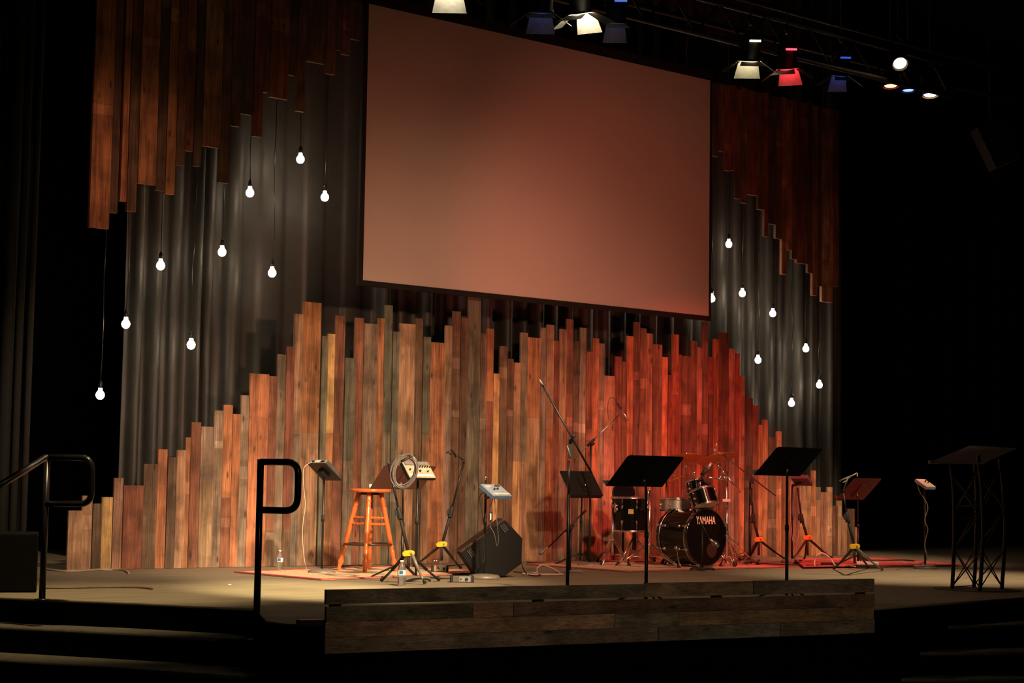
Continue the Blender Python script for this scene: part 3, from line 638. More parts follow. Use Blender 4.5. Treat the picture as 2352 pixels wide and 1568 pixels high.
base = fl(1309, 1318); D = dep(base)
t = thing('boom_stand', base, 'low boom stand with microphone dipping left, behind the tall black pole', 'microphone stand', 'boom stands')
tp = onD(1311, 1212, D); tp = V((base.x, base.y, tp.z))
MB().cyl(base + Z * .02, tp, .0095, n=10).build('pole', blk, t)
b = MB(); b.tube([base - RH * .13 + Z * .012, base - RH * .12 + Z * .028, base + RH * .10 + Z * .028, base + RH * .125 + Z * .010], .012, 8); b.tube([base + Z * .028, base + AH * .12 + Z * .012], .011, 8); b.build('base', dmet, t)
MB().cyl(onD(1258, 1258, D), onD(1344, 1173, D), .0075, n=10).build('boom', blk, t)
b = MB(); b.ball(onD(1311, 1213, D), .02); b.cyl(onD(1300, 1222, D), onD(1318, 1205, D), .014, n=10); b.cyl(onD(1335, 1182, D), onD(1346, 1171, D), .012, n=10); b.build('boom_clutch', rub, t)
MB().lathe(onD(1259, 1256, D), onD(1238, 1273, D) - onD(1259, 1256, D), [(.008, 0), (.011, .03), (.011, .06), (.020, .075), (.02, .095), (.012, .11)], 12).build('microphone', dmet, t)

base = fl(1354, 1299); D = dep(base)
t = thing('boom_stand', base, 'round based boom stand with pale pencil microphone over the planks', 'microphone stand', 'boom stands')
tp = onD(1361, 1018, D); tp = V((base.x, base.y, tp.z))
b = MB(); round_base(b, base, .13, .035); b.build('base', dmet, t)
b = MB(); b.cyl(base + Z * .03, base.lerp(tp, .55), .0125, n=12); b.cyl(base.lerp(tp, .55), tp, .0095, n=12); b.build('pole', blk, t)
MB().cyl(onD(1318, 1053, D), onD(1426, 949, D), .006, n=10).build('boom', chrome, t)
b = MB(); b.ball(onD(1361, 1018, D), .024); b.cyl(onD(1349, 1024, D), onD(1366, 1008, D), .014, n=10); b.build('boom_clutch', rub, t); MB().ball(onD(1378, 991, D), .013).build('boom_knob', dmet, t)
MB().cyl(onD(1429, 944, D), onD(1444, 966, D), .010, n=12).build('microphone', mat('pale_nickel', (.65, .52, .42), .3, .8), t)
b = MB(); b.cyl(onD(1418, 926, D), onD(1426, 939, D), .011, n=10); b.tube(catmull([onD(1418, 926, D), onD(1412, 916, D), onD(1403, 913, D), onD(1397, 924, D), onD(1396, 945, D), onD(1399, 968, D)], 5), .003, 6); b.build('microphone_lead', rub, t)

# ------------------------------------------------------------ wedge monitor
S_ = [(1093, 1319), (1058, 1271), (1161, 1194), (1200, 1236), (1198, 1294), (1158, 1327)]
basec = fl(1125, 1326) + AH * .02; D = dep(basec)
pts = [onD(x, y, D) for x, y in S_]
zmin = min(p.z for p in pts)
def onplane(px, py, P0, n):
    d = ray(px, py); return CAM + d * ((P0 - CAM).dot(n) / d.dot(n))
pn = (AH + RH * .10).normalized()
pts = [onplane(x, y, basec, pn) for x, y in S_]
dz = min(p.z for p in pts); pts = [p - Z * (dz - .002) if p.z == dz else p for p in pts]
for p in pts: p.z = max(p.z, .002)
pts[0].z = pts[5].z = .012
ev = (AH - RH * .12) * .42
t = thing('wedge_speaker', basec + ev * .5, 'black wedge stage monitor tilted on the stage in the middle', 'speaker')
MB().prism(pts, ev).build('cabinet', mat('speaker_carpet', (.004, .004, .004), .95, noise=.4, scale=200), t, bevel=.01)
gd = (pts[2] - pts[1]); gn = gd.cross(pn).normalized(); gn = gn if gn.z > 0 else -gn
b = MB(); b.box((pts[1] + pts[2]) / 2 + gn * .012 + ev * .5, gd * .97, ev * .98, gn * .022); b.build('grille', mat('speaker_grille', (.05, .025, .02), .6), t, bevel=.004)
for i, (u, s_) in enumerate(((.16, 1), (.90, -1))):
    q = pts[1] + gd * u - gn * .05 - pn * .004
    b = MB()
    for k in range(3): b.box(q + gd.normalized() * (k - 1) * .016, gd.normalized() * .008, pn * .008, gn * .075)
    b.build('corner_bracket', mat('bracket_grey', (.08, .08, .078), .4), t)

# ------------------------------------------------------------ bar stool
base = fl(842, 1313); D = dep(base)
ph = D / F
oak = mat('orange_varnished_wood', (.55, .14, .035), .25, coat=.6, noise=.25, scale=12, stretch=(1, 1, .2))
t = thing('bar_stool', base, 'orange wooden bar stool with round seat and turned legs', 'stool')
hs = onD(848, 1123, D).z; R_ = 49 * ph
sc_ = V((base.x, base.y, hs - .03)) + RH * 4 * ph
MB().lathe(sc_, Z, [(R_ * .93, 0), (R_, .008), (R_, .026), (R_ * .95, .034), (R_ * .6, .036), (.01, .034)], 40).build('seat', oak, t)
MB().lathe(sc_ - Z * .022, Z, [(.085, 0), (.085, .021)], 20).build('swivel_plate', rub, t)
ftp = [( -RH, (776, 1312)), (RH, (909, 1308)), (-AH, (843, 1317)), (AH, (843, 1301))]
legs = []
prof = [(0, .011), (.02, .018), (.05, .014), (.09, .020), (.12, .024), (.17, .014), (.19, .018), (.26, .020), (.28, .014), (.295, .021), (.33, .017), (.36, .018), (.45, .0195), (.66, .0195), (.72, .018), (.80, .021), (.83, .016), (.85, .021), (.87, .016), (.89, .021), (.93, .017), (1.0, .018)]
rad = 66 * ph
for d, _ in ftp:
    f = base + d * rad + RH * 1 * ph; f.z = 0.011; tp = sc_ + d * (R_ * .52) - Z * .003; legs.append((f, tp))
    ax = tp - f; L_ = ax.length
    MB().lathe(f, ax, [(r * 1.22, s * L_) for s, r in prof], 14).build('leg', oak, t)
def lp(i, s): return legs[i][0].lerp(legs[i][1], s)
cr = sum((lp(i, .34) for i in range(4)), V()) / 4
rr = (lp(0, .34) - lp(1, .34)).length / 2
MB().ring(cr, Z, rr + .006, .0115, 40, 8).build('foot_ring', mat('dark_foot_ring', (.06, .03, .018), .35), t)
for i, j in ((0, 2), (2, 1), (1, 3), (3, 0)):
    for s in (.60, .68):
        a_, b_ = lp(i, s), lp(j, s); P = [a_.lerp(b_, k / 18) for k in range(19)]
        MB().tube(P, [.011 + .004 * math.sin(k * 1.9) for k in range(19)], 8).build('rung', oak, t)

# ------------------------------------------------------------ bottles, direct boxes
wat = mat('clear_plastic', (.92, .95, .95), .08, trans=.92, noise=.02)
def bottle(px, py, hpx, lab, lblue):
    p = fl(px, py); ph = dep(p) / F; h = hpx * ph; r = h * .165; p = p + Z * .011 if lblue else p + Z * .001
    t = thing('water_bottle', p, lab, 'bottle', 'plastic water bottles')
    pr = [(r * .85, 0), (r, .02 * h)]
    for k in range(6): pr += [(r, h * (.05 + .05 * k)), (r * .92, h * (.07 + .05 * k))]
    pr += [(r, h * .37), (r, h * .62), (r * .97, h * .70), (r * .75, h * .82), (r * .42, h * .90), (r * .38, h * .93)]
    MB().lathe(p, Z, pr, 20).build('bottle_body', wat, t)
    MB().lathe(p, Z, [(r * 1.015, h * .42), (r * 1.015, h * .62)], 24, False).build('label', mat('label_white', (.70, .72, .74), .4), t)
    b = MB(); n = 10; vs = []
    for k in range(n + 1):
        g = math.atan2(-AH.y, -AH.x) - .5 + .9 * k / n
        for zz in (h * .46, h * .60): vs.append(p + V((math.cos(g), math.sin(g), 0)) * r * 1.03 + Z * zz)
    b.add(vs, [(2 * k, 2 * k + 2, 2 * k + 3, 2 * k + 1) for k in range(n)], smooth=True); b.build('label_band', mat('label_blue', (.04, .12, .42), .4), t)
    MB().lathe(p + Z * h * .93, Z, [(r * .45, 0), (r * .47, h * .07)], 16).build('cap', whitep, t)
bottle(642, 1312, 46, 'clear plastic water bottle on the cream rug by the plank wall', True)
bottle(922, 1345, 58, 'clear plastic water bottle at the foot of the front guitar stand', False)
def dibox(px, py, lab, body, w_=.17, z=0):
    p = fl(px, py); p.z = z; t = thing('direct_box', p, lab, 'audio box', 'direct boxes on the stage')
    Wd = (RH + AH * .1).normalized(); Ad = V((-Wd.y, Wd.x, 0)); h = .052
    c = p + Z * (h / 2 + .003)
    MB().box(c, Wd * w_, Ad * .09, Z * h).build('case', body, t, bevel=.003)
    for s in (-1, 1): MB().box(c + Wd * s * (w_ / 2 - .008), Wd * .022, Ad * .10, Z * (h + .006)).build('end_bumper', rub, t, bevel=.004)
    MB().box(c - Ad * .047 + Wd * .02, Wd * w_ * .5, Ad * .002, Z * h * .8).build('face_plate', mat('plate_silver', (.35, .35, .35), .4, .5), t)
    MB().cyl(c - Ad * .048 + Wd * .035, c - Ad * .056 + Wd * .035, .013, n=14).build('socket', blk, t)
    MB().cyl(c - Ad * .048 - Wd * .012, c - Ad * .052 - Wd * .012, .006, n=10).build('knob', blk, t)
    return t
dibox(1061, 1337, 'grey direct box on the floor left of the round base', mat('grey_case', (.10, .09, .085), .5), .19)
dibox(1010, 1315, 'copper coloured direct box on the rug behind the guitar stand', mat('copper_case', (.45, .25, .17), .45), .15, .012)
p = fl(1000, 1308); p.z = .068; t = thing('effects_pedal', p, 'small dark pedal sitting on the copper coloured direct box', 'pedal')
MB().box(p + Z * .022, RH * .062, AH * .08, Z * .038).build('case', mat('maroon_case', (.10, .03, .03), .35), t, bevel=.003)
b = MB(); b.cyl(p + Z * .02 - AH * .04 - RH * .01, p + Z * .02 - AH * .048 - RH * .01, .006, n=8); b.cyl(p + Z * .02 - AH * .04 + RH * .012, p + Z * .02 - AH * .048 + RH * .012, .006, n=8); b.build('knob', whitep, t)

# ------------------------------------------------------------ drum kit
shell = mat('black_lacquer', (.003, .003, .003), .16, noise=.02)
head_w = mat('drum_head_white', (.6, .57, .5), .5)
head_b = mat('drum_head_black', (.004, .004, .004), .5); head_b.node_tree.nodes['Principled BSDF'].inputs['Specular IOR Level'].default_value = .12
kit = 'drum kit'
def drum(name, c, ax, R, h, lab, nl=8, mt=shell, top=head_w, bot=head_w, lug_r=.012):
    """c: centre of the lower rim, ax: axis to the upper head"""
    ax = V(ax).normalized(); u, v = perp(ax); c = V(c)
    t = thing(name, c, lab, 'drum', kit)
    MB().lathe(c, ax, [(R * .97, 0), (R * .97, h)], 40, False).build('shell', mt, t)
    MB().lathe(c, ax, [(R * .965, h - .004), (R * .96, h + .002)], 40).build('batter_head', top, t)
    MB().lathe(c, ax, [(R * .96, -.002), (R * .965, .004)], 40).build('bottom_head', bot, t)
    for z in (.006, h - .006):
        b = MB(); b.ring(c + ax * z, ax, R * 1.01, .0065, 40, 8); b.ring(c + ax * (z + (.014 if z > .1 else -.010)), ax, R * 1.0, .004, 40, 6); b.build('hoop', chrome, t)
    for k in range(nl):
        g = 2 * pi * (k + .5) / nl; d = u * math.cos(g) + v * math.sin(g)
        b = MB()
        for z in ((.28, .72) if h > .2 else (.5,)):
            q = c + d * R * .99 + ax * h * z; b.cyl(q - ax * .016, q + ax * .016, lug_r * .8, n=8); b.ball(q + d * .006, lug_r)
        b.tube([c + d * (R + .004) + ax * (h - .002), c + d * (R + .004) + ax * h * .70], .0032, 6); b.tube([c + d * (R + .004) + ax * .004, c + d * (R + .004) + ax * h * .30], .0032, 6)
        b.build('lug', chrome, t)
    return t, u, v
# stands helper: tripod of chrome double legs
def tripod(b_feet, hub, col_top, lab, name='cymbal_stand', r=.0095, D=None, spread=None, cat='drum stand'):
    t = thing(name, V((hub.x, hub.y, 0)), lab, cat, 'drum hardware')
    MB().cyl(V((hub.x, hub.y, .10)), V((hub.x, hub.y, col_top)), r * 1.25, n=12).build('column', chrome, t)
    for f in b_feet:
        h0 = V((hub.x, hub.y, hub.z)); s = (f - V((hub.x, hub.y, 0))).normalized(); sd_ = V((-s.y, s.x, 0)) * .008
        b = MB(); b.tube([h0 + s * .03, h0.lerp(f, .5) + sd_ * 0, f + Z * .015], r * .8, 8); b.tube([h0 + s * .03 + sd_ * 2, f + Z * .015 + sd_ * 2], r * .6, 8)
        b.tube([V((hub.x, hub.y, .11)), h0.lerp(f, .55)], r * .6, 6); L_ = b.build('leg', chrome, t)
        MB().tube([f + Z * .05 - s * .03, f + Z * .014], [.011, .019], 8).build('rubber_foot', rub, L_)
    MB().ball(V((hub.x, hub.y, hub.z)), .02).build('hub_joint', chrome, t)
    return t
# bass drum, front head towards the house
bd = fl(1622, 1304); Db = dep(bd); ph = Db / F
Rb = 66.5 * ph; hb = .44
cf = V((bd.x, bd.y, Rb + .012))
t = thing('bass_drum', V((bd.x, bd.y + hb / 2, 0)), 'black bass drum with white lettering on its front head', 'drum', kit)
MB().lathe(cf + Y * .03, Y, [(Rb * .955, 0), (Rb * .955, hb - .06)], 56, False).build('shell', shell, t)
MB().lathe(cf + Y * .006, Y, [(Rb * .95, 0), (Rb * .95, .004)], 56).build('front_head', head_b, t)
MB().lathe(cf + Y * (hb - .01), Y, [(Rb * .95, 0), (Rb * .95, .004)], 56).build('rear_head', head_w, t)
hoopm = mat('hoop_black', (.01, .01, .01), .15, coat=1)
for y0 in (0, hb - .035):
    h_ = MB().lathe(cf + Y * y0, Y, [(Rb * .955, 0), (Rb, 0), (Rb, .035), (Rb * .955, .035), (Rb * .955, 0)], 56, False).build('hoop', hoopm, t)
    MB().ring(cf + Y * (y0 + (.040 if y0 == 0 else -.005)), Y, Rb * .985, .0045, 56, 6).build('hoop_inlay', chrome, h_)
# port hole ring
pc = cf + X * .085 - Z * .13 + Y * .0045
MB().lathe(pc, Y, [(.075, -.002), (.075, .002)], 28).build('port_hole', mat('port_dark', (.03, .012, .008), .7), t)
text('YAMAHA', cf - X * .005 + Z * Rb * .60 + Y * .004, X, Z, .080, .285, letter, t, 'lettering', .012)
for k in range(8):
    g = 2 * pi * (k + .5) / 8; d = X * math.cos(g) + Z * math.sin(g)
    for y0, s in ((0, 1), (hb, -1)):
        b = MB()
        b.tube([cf + d * (Rb + .012) + Y * (y0 - s * .01), cf + d * (Rb + .012) + Y * (y0 + s * .10)], .0045, 6)
        b.box(cf + d * (Rb + .008) + Y * (y0 + s * .012), d.cross(Y) * .03, d * .02, Y * .022)
        b.cyl(cf + d * (Rb - .015) + Y * (y0 + s * .115), cf + d * (Rb + .018) + Y * (y0 + s * .115), .013, n=10)
        b.build('claw', chrome, t)
for s in (-1, 1):
    q = cf + X * s * Rb * .93 - Z * Rb * .35 + Y * .16
    f = V((q.x + s * .10, q.y - .16, .008))
    b = MB(); b.cyl(q, f, .008, n=10); b.ball(q, .02); b.cyl(q.lerp(f, .6), f, .011, n=10); b.build('spur', chrome, t)
# leaf
D0 = Db + .15
# floor tom
ft = onD(1446, 1219, Db + .55); ph = dep(ft) / F
ftb = V((ft.x, ft.y, ft.z)); tt, u, v = drum('floor_tom', ftb, Z, 43 * ph, 76 * ph, 'black floor tom on chrome stands left of the bass drum', 8, top=head_w)
Rf = 43 * ph
q = ftb + Z * 45 * ph - AH * (Rf * .975)
MB().box(q, RH * .055, AH * .004, Z * .05).build('badge', mat('brass_badge', (.55, .42, .18), .35, .7), tt)
b = MB(); b.cyl(q - RH * .165 + Z * .09 + AH * .04, q - RH * .165 - Z * .01 + AH * .04, .013, n=10); b.cyl(q - RH * .19 + Z * .06 + AH * .03, q - RH * .13 + Z * .06 + AH * .03, .011, n=10); b.ball(q - RH * .15 + Z * .02 + AH * .02, .02); b.ball(q - RH * .19 + Z * .06 + AH * .04, .018); b.build('mount_bracket', chrome, tt)
# snare
sn_ = onD(1552, 1172, Db + .5); ph = dep(sn_) / F
drum('snare_drum', sn_, Z, 37 * ph, 27 * ph, 'chrome snare drum behind the bass drum', 8, mt=mat('snare_steel', (.80, .78, .72), .32, .9, .05), lug_r=.009)
hub = V((sn_.x, sn_.y, .28))
tripod([V((sn_.x - .2, sn_.y - .05, 0)), V((sn_.x + .18, sn_.y - .1, 0)), V((sn_.x, sn_.y + .2, 0))], hub, sn_.z, 'chrome stand under the snare drum, mostly behind the bass drum', 'snare_stand')
# rack toms
a1 = V((-.10, -.05, 1)).normalized() ; a1 = (Z + AH * -.30 - RH * .18).normalized()
t1c = onD(1605, 1143, Db + .12); drum('rack_tom', t1c, (Z - RH * .12 - AH * -.35), .112, .17, 'smaller black rack tom above the bass drum, nearer the snare', 6, top=head_w, lug_r=.012)
t2c = onD(1622, 1162, Db + .02); drum('rack_tom', t2c, (Z - RH * .28 + AH * .30), .135, .17, 'larger black rack tom tilted above the bass drum', 6, lug_r=.012)
hub = onD(1407, 1240, Db + .45)
st1 = tripod([fl(1372, 1291), fl(1445, 1301), fl(1380, 1300)], hub, onD(1407, 1180, Db + .45).z, 'chrome tripod stand under the left of the floor tom')
hub = onD(1491, 1250, Db + .2)
st2 = tripod([fl(1416, 1301), fl(1560, 1306), fl(1503, 1290)], hub, onD(1491, 1125, Db + .2).z, 'chrome tripod stand between the floor tom and bass drum')
b = MB(); b.tube([V((hub.x, hub.y, onD(1491, 1150, Db + .2).z)), onD(1486, 1144, Db + .2), onD(1491, 1124, Db + .2)], .010, 8); b.ball(onD(1486, 1156, Db + .2), .02); b.ball(onD(1490, 1125, Db + .2), .016); b.build('arm', chrome, st2)
# hi-hat / cymbal stand on the right with boom
hub = onD(1668, 1262, Db + .35)
st3 = tripod([fl(1688, 1303), fl(1745, 1296), fl(1655, 1302)], hub, onD(1663, 1082, Db + .35).z, 'chrome boom cymbal stand right of the bass drum')
D3 = Db + .35
MB().cyl(onD(1644, 1046, D3), onD(1661, 1083, D3), .008, n=8).build('upper_arm', chrome, st3)
MB().cyl(onD(1661, 1083, D3), onD(1700, 1131, D3), .009, n=8).build('boom_arm', chrome, st3)
b = MB(); b.ball(onD(1661, 1084, D3), .02); b.ball(onD(1650, 1070, D3), .024); b.cyl(onD(1668, 1100, D3) , onD(1660, 1094, D3), .016, n=8); b.build('tilter', chrome, st3)
hub = onD(1669, 1230, Db + .1)
st4 = tripod([fl(1742, 1299), fl(1690, 1300), fl(1700, 1288)], hub, onD(1668, 1150, Db + .1).z, 'short chrome percussion stand at the right of the bass drum')
D4 = Db + .1
pw = mat('pink_white_block', (.7, .6, .6), .3); MB().box(onD(1668, 1149, D4), RH * .085, AH * .05, Z * .03).build('clamp_block', pw, st4, bevel=.004)
for q in ((1668, 1162), (1671, 1224), (1667, 1204)): MB().cyl(onD(*q, D4) - AH * .03, onD(*q, D4) + AH * .03, .016, n=12).build('clamp_knob', chrome, st4)
def cymbal(c, nrm, R, lab):
    c = V(c); t = thing('cymbal', c, lab, 'cymbal', 'cymbals')
    MB().lathe(c, nrm, [(R, -.022), (R, -.020), (R * .6, -.006), (R * .2, .002), (R * .17, .012), (R * .08, .020), (.006, .022)], 44).build('bow', mat('bronze_cymbal', (.75, .36, .11), .42, .85, .1, 60), t)
    b = MB(); b.cyl(c + V(nrm).normalized() * .015, c + V(nrm).normalized() * .05, .006, n=8); b.cyl(c + V(nrm).normalized() * .02, c + V(nrm).normalized() * .032, .014, n=10); b.build('wing_nut', chrome, t)
cymbal(onD(1645, 1049, Db + .3), Z + RH * -.20 + AH * .26, .21, 'tilted bronze crash cymbal above the rack toms')
cymbal(onD(1577, 1047, Db + .75), Z + RH * .02 + AH * .22, .20, 'bronze cymbal behind the large music stand')
cymbal(onD(1551, 1097, Db + .9), Z + RH * -.5 + AH * .1, .10, 'small cymbal glimpsed right of the large music stand')
hub = onD(1529, 1250, Db + .9)
st5 = tripod([fl(1500, 1292), fl(1560, 1292), fl(1535, 1286)], hub, onD(1529, 1105, Db + .9).z, 'dark stand holding the small cymbal behind the snare')
b = MB(); b.tube([onD(1577, 1050, Db + .75), onD(1576, 1070, Db + .75), onD(1590, 1080, Db + .5), onD(1594, 1090, Db + .2)], .007, 8); b.ball(onD(1576, 1070, Db + .75), .018); b.ball(onD(1594, 1086, Db + .2), .022)
b.tube([onD(1594, 1086, Db + .2), onD(1600, 1130, Db + .15), onD(1606, 1168, Db + .2)], .011, 8)
tag(b.build('cymbal_boom_stand', chrome, None, onD(1606, 1168, Db + .2)), 'chrome cymbal arm rising from the bass drum', 'drum stand', 'drum hardware')
# throne behind floor tom
th = fl(1456, 1294); ht = onD(1458, 1215, dep(th)).z
t = thing('drum_throne', th, 'black drum throne behind the floor tom', 'stool')
MB().cyl(V((th.x, th.y, .15)), V((th.x, th.y, .52)), .02, n=12).build('column', blk, t)
MB().lathe(V((th.x, th.y, .52)), Z, [(.14, 0), (.16, .02), (.165, .05), (.15, .08), (.05, .095)], 28).build('seat', blkgloss, t)
for k in range(3):
    g = 2 * pi * k / 3 + 1.1; d = V((math.cos(g), math.sin(g), 0)); MB().tube([V((th.x, th.y, .30)), th + d * .22 + Z * .012], .011, 8).build('leg', chrome, t)
sp = onD(1432, 1132, Db + 1.0)
t = thing('kit_backrest', V((sp.x, sp.y, 0)), 'rounded black seat back standing behind the floor tom', 'stool')
MB().lathe(sp - AH * .02, AH, [(.10, 0), (.125, .015), (.125, .04), (.10, .055)], 28).build('pad', blkgloss, t)
MB().cyl(V((sp.x, sp.y, .0)), sp, .014, n=10).build('post', blk, t)
# kick mic and its low stand
D5 = Db - .25
kb = fl(1613, 1311)
t = thing('boom_stand', kb, 'low stand with kick microphone in front of the bass drum', 'microphone stand', 'boom stands')
b = MB(); b.tube([kb - RH * .12 + Z * .012, kb - RH * .10 + Z * .026, kb + RH * .10 + Z * .026, kb + RH * .12 + Z * .012], .012, 8); b.box(kb + Z * .012, RH * .05, AH * .1, Z * .02); b.build('base', rub, t)
kp = onD(1611, 1214, dep(kb)); MB().cyl(kb + Z * .02, V((kb.x, kb.y, kp.z)), .009, n=10).build('pole', blk, t)
MB().cyl(V((kb.x, kb.y, kp.z)) - RH * .04 + Z * .10, onD(1632, 1240, dep(kb)), .007, n=8).build('boom', blk, t)
MB().lathe(onD(1630, 1237, dep(kb)), onD(1646, 1252, dep(kb)) - onD(1630, 1237, dep(kb)), [(.012, 0), (.016, .02), (.018, .05), (.030, .06), (.034, .085), (.026, .11), (.012, .118)], 16).build('microphone', mat('mic_grille', (.35, .34, .33), .3, .9), t)
# overhead mic on boom with dark body
t = thing('boom_stand', fl(1722, 1296), 'boom stand with round base right of the drums, boom reaching over the cymbal', 'microphone stand', 'boom stands')
ob = fl(1722, 1296); Do = dep(ob)
b = MB(); round_base(b, ob, .13); b.build('base', dmet, t)
op = V((ob.x, ob.y, onD(1724, 1105, Do).z)); b = MB(); b.cyl(ob + Z * .03, ob.lerp(op, .6), .0135, n=12); b.cyl(ob.lerp(op, .6), op, .010, n=12); b.build('pole', blk, t)
qq = onD(1724, 1178, Do) - AH * .014
MB().box(qq + Z * .0, RH * .010, AH * .004, Z * .17).build('pole_sticker', mat('sticker', (.35, .33, .32), .5), t)
dq = D3 - .25
MB().cyl(onD(1648, 1036, dq), onD(1781, 1138, Do + .1), .0075, n=10).build('boom', mat('red_metal_boom', (.35, .30, .30), .25, .9), t)
b = MB(); b.box(onD(1727, 1104, Do), RH * .04, AH * .04, Z * .07); b.build('boom_clutch', rub, t, bevel=.004)
b = MB(); b.cyl(onD(1646, 1017, dq), onD(1642, 1030, dq), .009, n=10); b.cyl(onD(1642, 1030, dq), onD(1640, 1040, dq), .013, n=10); b.build('microphone', dmet, t)
b = MB(); b.tube(catmull([onD(1646, 1017, dq), onD(1651, 1010, dq), onD(1659, 1012, dq), onD(1664, 1025, dq), onD(1668, 1060, dq)], 5), .003, 6); b.build('microphone_lead', rub, t)
t = thing('tom_microphone', onD(1620, 1095, Db), 'dark clip-on microphone between the cymbal and rack toms', 'microphone')
b = MB(); b.cyl(onD(1634, 1062, Db), onD(1624, 1078, Db), .016, .022, n=12); b.build('microphone_body', mat('mic_silver', (.45, .44, .43), .3, .7), t)
b = MB(); b.cyl(onD(1624, 1076, Db), onD(1611, 1092, Db), .026, .02, n=12); b.tube([onD(1612, 1092, Db), onD(1620, 1106, Db), onD(1630, 1112, Db)], .02, 10); b.build('microphone_clip', rub, t)
b = MB(); b.tube([onD(1628, 1096, Db + .1), onD(1650, 1101, Db + .2), onD(1664, 1100, D3)], [.010, .008, .007], 8); b.ball(onD(1652, 1099, Db + .2), .016); b.ball(onD(1655, 1096, D3), .018)
tag(b.build('tom_holder', chrome, None, onD(1664, 1100, D3)), 'chrome clamp arm between the rack tom and cymbal stand', 'drum stand', 'drum hardware')
# drum stick like rod at left of the floor tom top (hi-hat lever)
dk = blk

# ------------------------------------------------------------ lectern
lb = [fl(2190, 1352), fl(2247, 1358), fl(2303, 1357), fl(2238, 1350)]
lbp = sum(lb, V()) / 4; Dl = dep(lbp)
lec = thing('lectern', V((lbp.x, lbp.y, 0)), 'tall dark metal truss lectern with slanted top at right', 'lectern')
lm = mat('lectern_grey', (.036, .032, .029), .5, .3)
# legs bow outward towards the middle: (foot, mid, top) pixels with their own depths
LG = [((2187, 1353), (2192, 1200), (2184, 1065), Dl), ((2251, 1357), (2258, 1200), (2246, 1045), Dl - .25), ((2301, 1356), (2309, 1200), (2294, 1040), Dl + .05), ((2237, 1350), (2243, 1200), (2238, 1050), Dl + .30)]
legp = []
for f_, m_, tp_, dd in LG:
    f = onD(*f_, dd); mm = onD(*m_, dd); tt_ = onD(*tp_, dd); f = V((f.x, f.y, .006)); 
    cp = catmull([f, f.lerp(mm, .5) + (mm - f.lerp(mm, 1)) * 0 + RH * .004, mm, mm.lerp(tt_, .55) + RH * .01, tt_], 6); legp.append(cp)
    MB().tube(cp, .0165, 12).build('leg', lm, lec)
def at(i, s): 
    P = legp[i]; q = s * (len(P) - 1); k = min(int(q), len(P) - 2); return P[k].lerp(P[k + 1], q - k)
for i, j in ((0, 1), (1, 2), (3, 2), (0, 3)):
    for k, (s0, s1) in enumerate(((.03, .30), (.30, .58), (.58, .86))):
        ia, ja = (i, j)
        b = MB(); b.cyl(at(ia, s0), at(ja, s1), .0055, n=6)
        if k != 1: b.cyl(at(ia, s1), at(ja, s0), .0055, n=6)
        b.build('cross_brace', lm, lec)
b = MB()
for i, j in ((0, 3), (0, 2), (0, 1), (3, 2)): b.cyl(at(i, .62 if (i, j) != (0, 3) else .02), at(j, .62 if (i, j) != (0, 3) else .02), .005, n=6)
b.cyl(at(0, .53), at(3, .53), .004, n=6); b.build('cross_rail', lm, lec)
tl, trt, bl_ = onD(2136, 1062, Dl + .15), onD(2228, 1026, Dl + .30), onD(2229, 1068, Dl - .1)
P4 = [onD(2136, 1064, Dl + .10), onD(2228, 1026, Dl + .45), onD(2338, 1032, Dl + .10), onD(2262, 1066, Dl - .35)]
nn = (P4[1] - P4[0]).cross(P4[3] - P4[0]).normalized(); nn = nn if nn.z > 0 else -nn
MB().prism(P4, nn * .012).build('slanted_top', lm, lec)
e_ = (P4[3] - P4[0]).normalized()
MB().box(P4[0] + RH * .03 + Z * .012, RH * .075, AH * .05, Z * .028).build('shelf_lip', mat('lectern_lip', (.18, .15, .13), .5), lec)
MB().lathe(V((lbp.x, lbp.y, .001)), Z, [(.36, 0), (.36, .005)], 40).build('base_plate', mat('base_dark', (.09, .075, .055), .8), lec)

# ------------------------------------------------------------ cables and odds on the floor
zc = V((0, 0, .014))
def fc(pts, r, mt, lab, z=.008): return cable([fl(x, y) + V((0, 0, z + (q[0] if q else 0))) for x, y, *q in pts], r, mt, lab)
fc([(95, 1307), (130, 1312), (175, 1313), (235, 1309), (262, 1309), (285, 1311), (296, 1318)], .010, mat('olive_cable', (.45, .38, .26), .4), 'thick dark cable lying at the left foot of the plank wall')
fc([(95, 1352), (165, 1352), (250, 1350), (320, 1351), (350, 1354)], .008, mat('dull_red_cable', (.22, .12, .08), .5), 'cable lying near the left stage edge')
cable([fl(1203, 1322) + zc, fl(1285, 1322) + zc, fl(1288, 1320) + zc, onD(1262, 1302, dep(fl(1262, 1318))), onD(1245, 1297, dep(fl(1240, 1318))), onD(1233, 1305, dep(fl(1233, 1318))), fl(1232, 1318) + zc, fl(1200, 1320) + zc], .008, mat('pink_white_cable', (.70, .48, .40), .4), 'white cable looped on the floor right of the wedge speaker', k=8)
cable([onD(1198, 1293, dep(pts[4])) + AH * .2, onD(1203, 1308, 16.2), fl(1212, 1322) + zc, fl(1230, 1326) + zc, fl(1238, 1322) + zc, fl(1180, 1316) + zc], .005, rub, 'black cable dropping from the wedge speaker to the floor')
fc([(780, 1302), (820, 1300), (870, 1303), (920, 1299), (960, 1304), (1010, 1302), (1060, 1298), (1120, 1296)], .006, rub, 'tangled black cable along the foot of the planks behind the stool')
fc([(985, 1328), (1030, 1330), (1080, 1325), (1100, 1320), (1060, 1318)], .006, rub, 'black cable on the floor by the grey direct box')
fc([(1210, 1293), (1260, 1295), (1330, 1300), (1400, 1298), (1480, 1304), (1560, 1306)], .006, rub, 'black cable crossing the drum rug')
fc([(1690, 1285), (1730, 1298), (1790, 1302), (1850, 1304), (1920, 1303), (2000, 1307), (2080, 1308), (2190, 1307)], .006, rub, 'black cable running along the red rug to the right', .03)
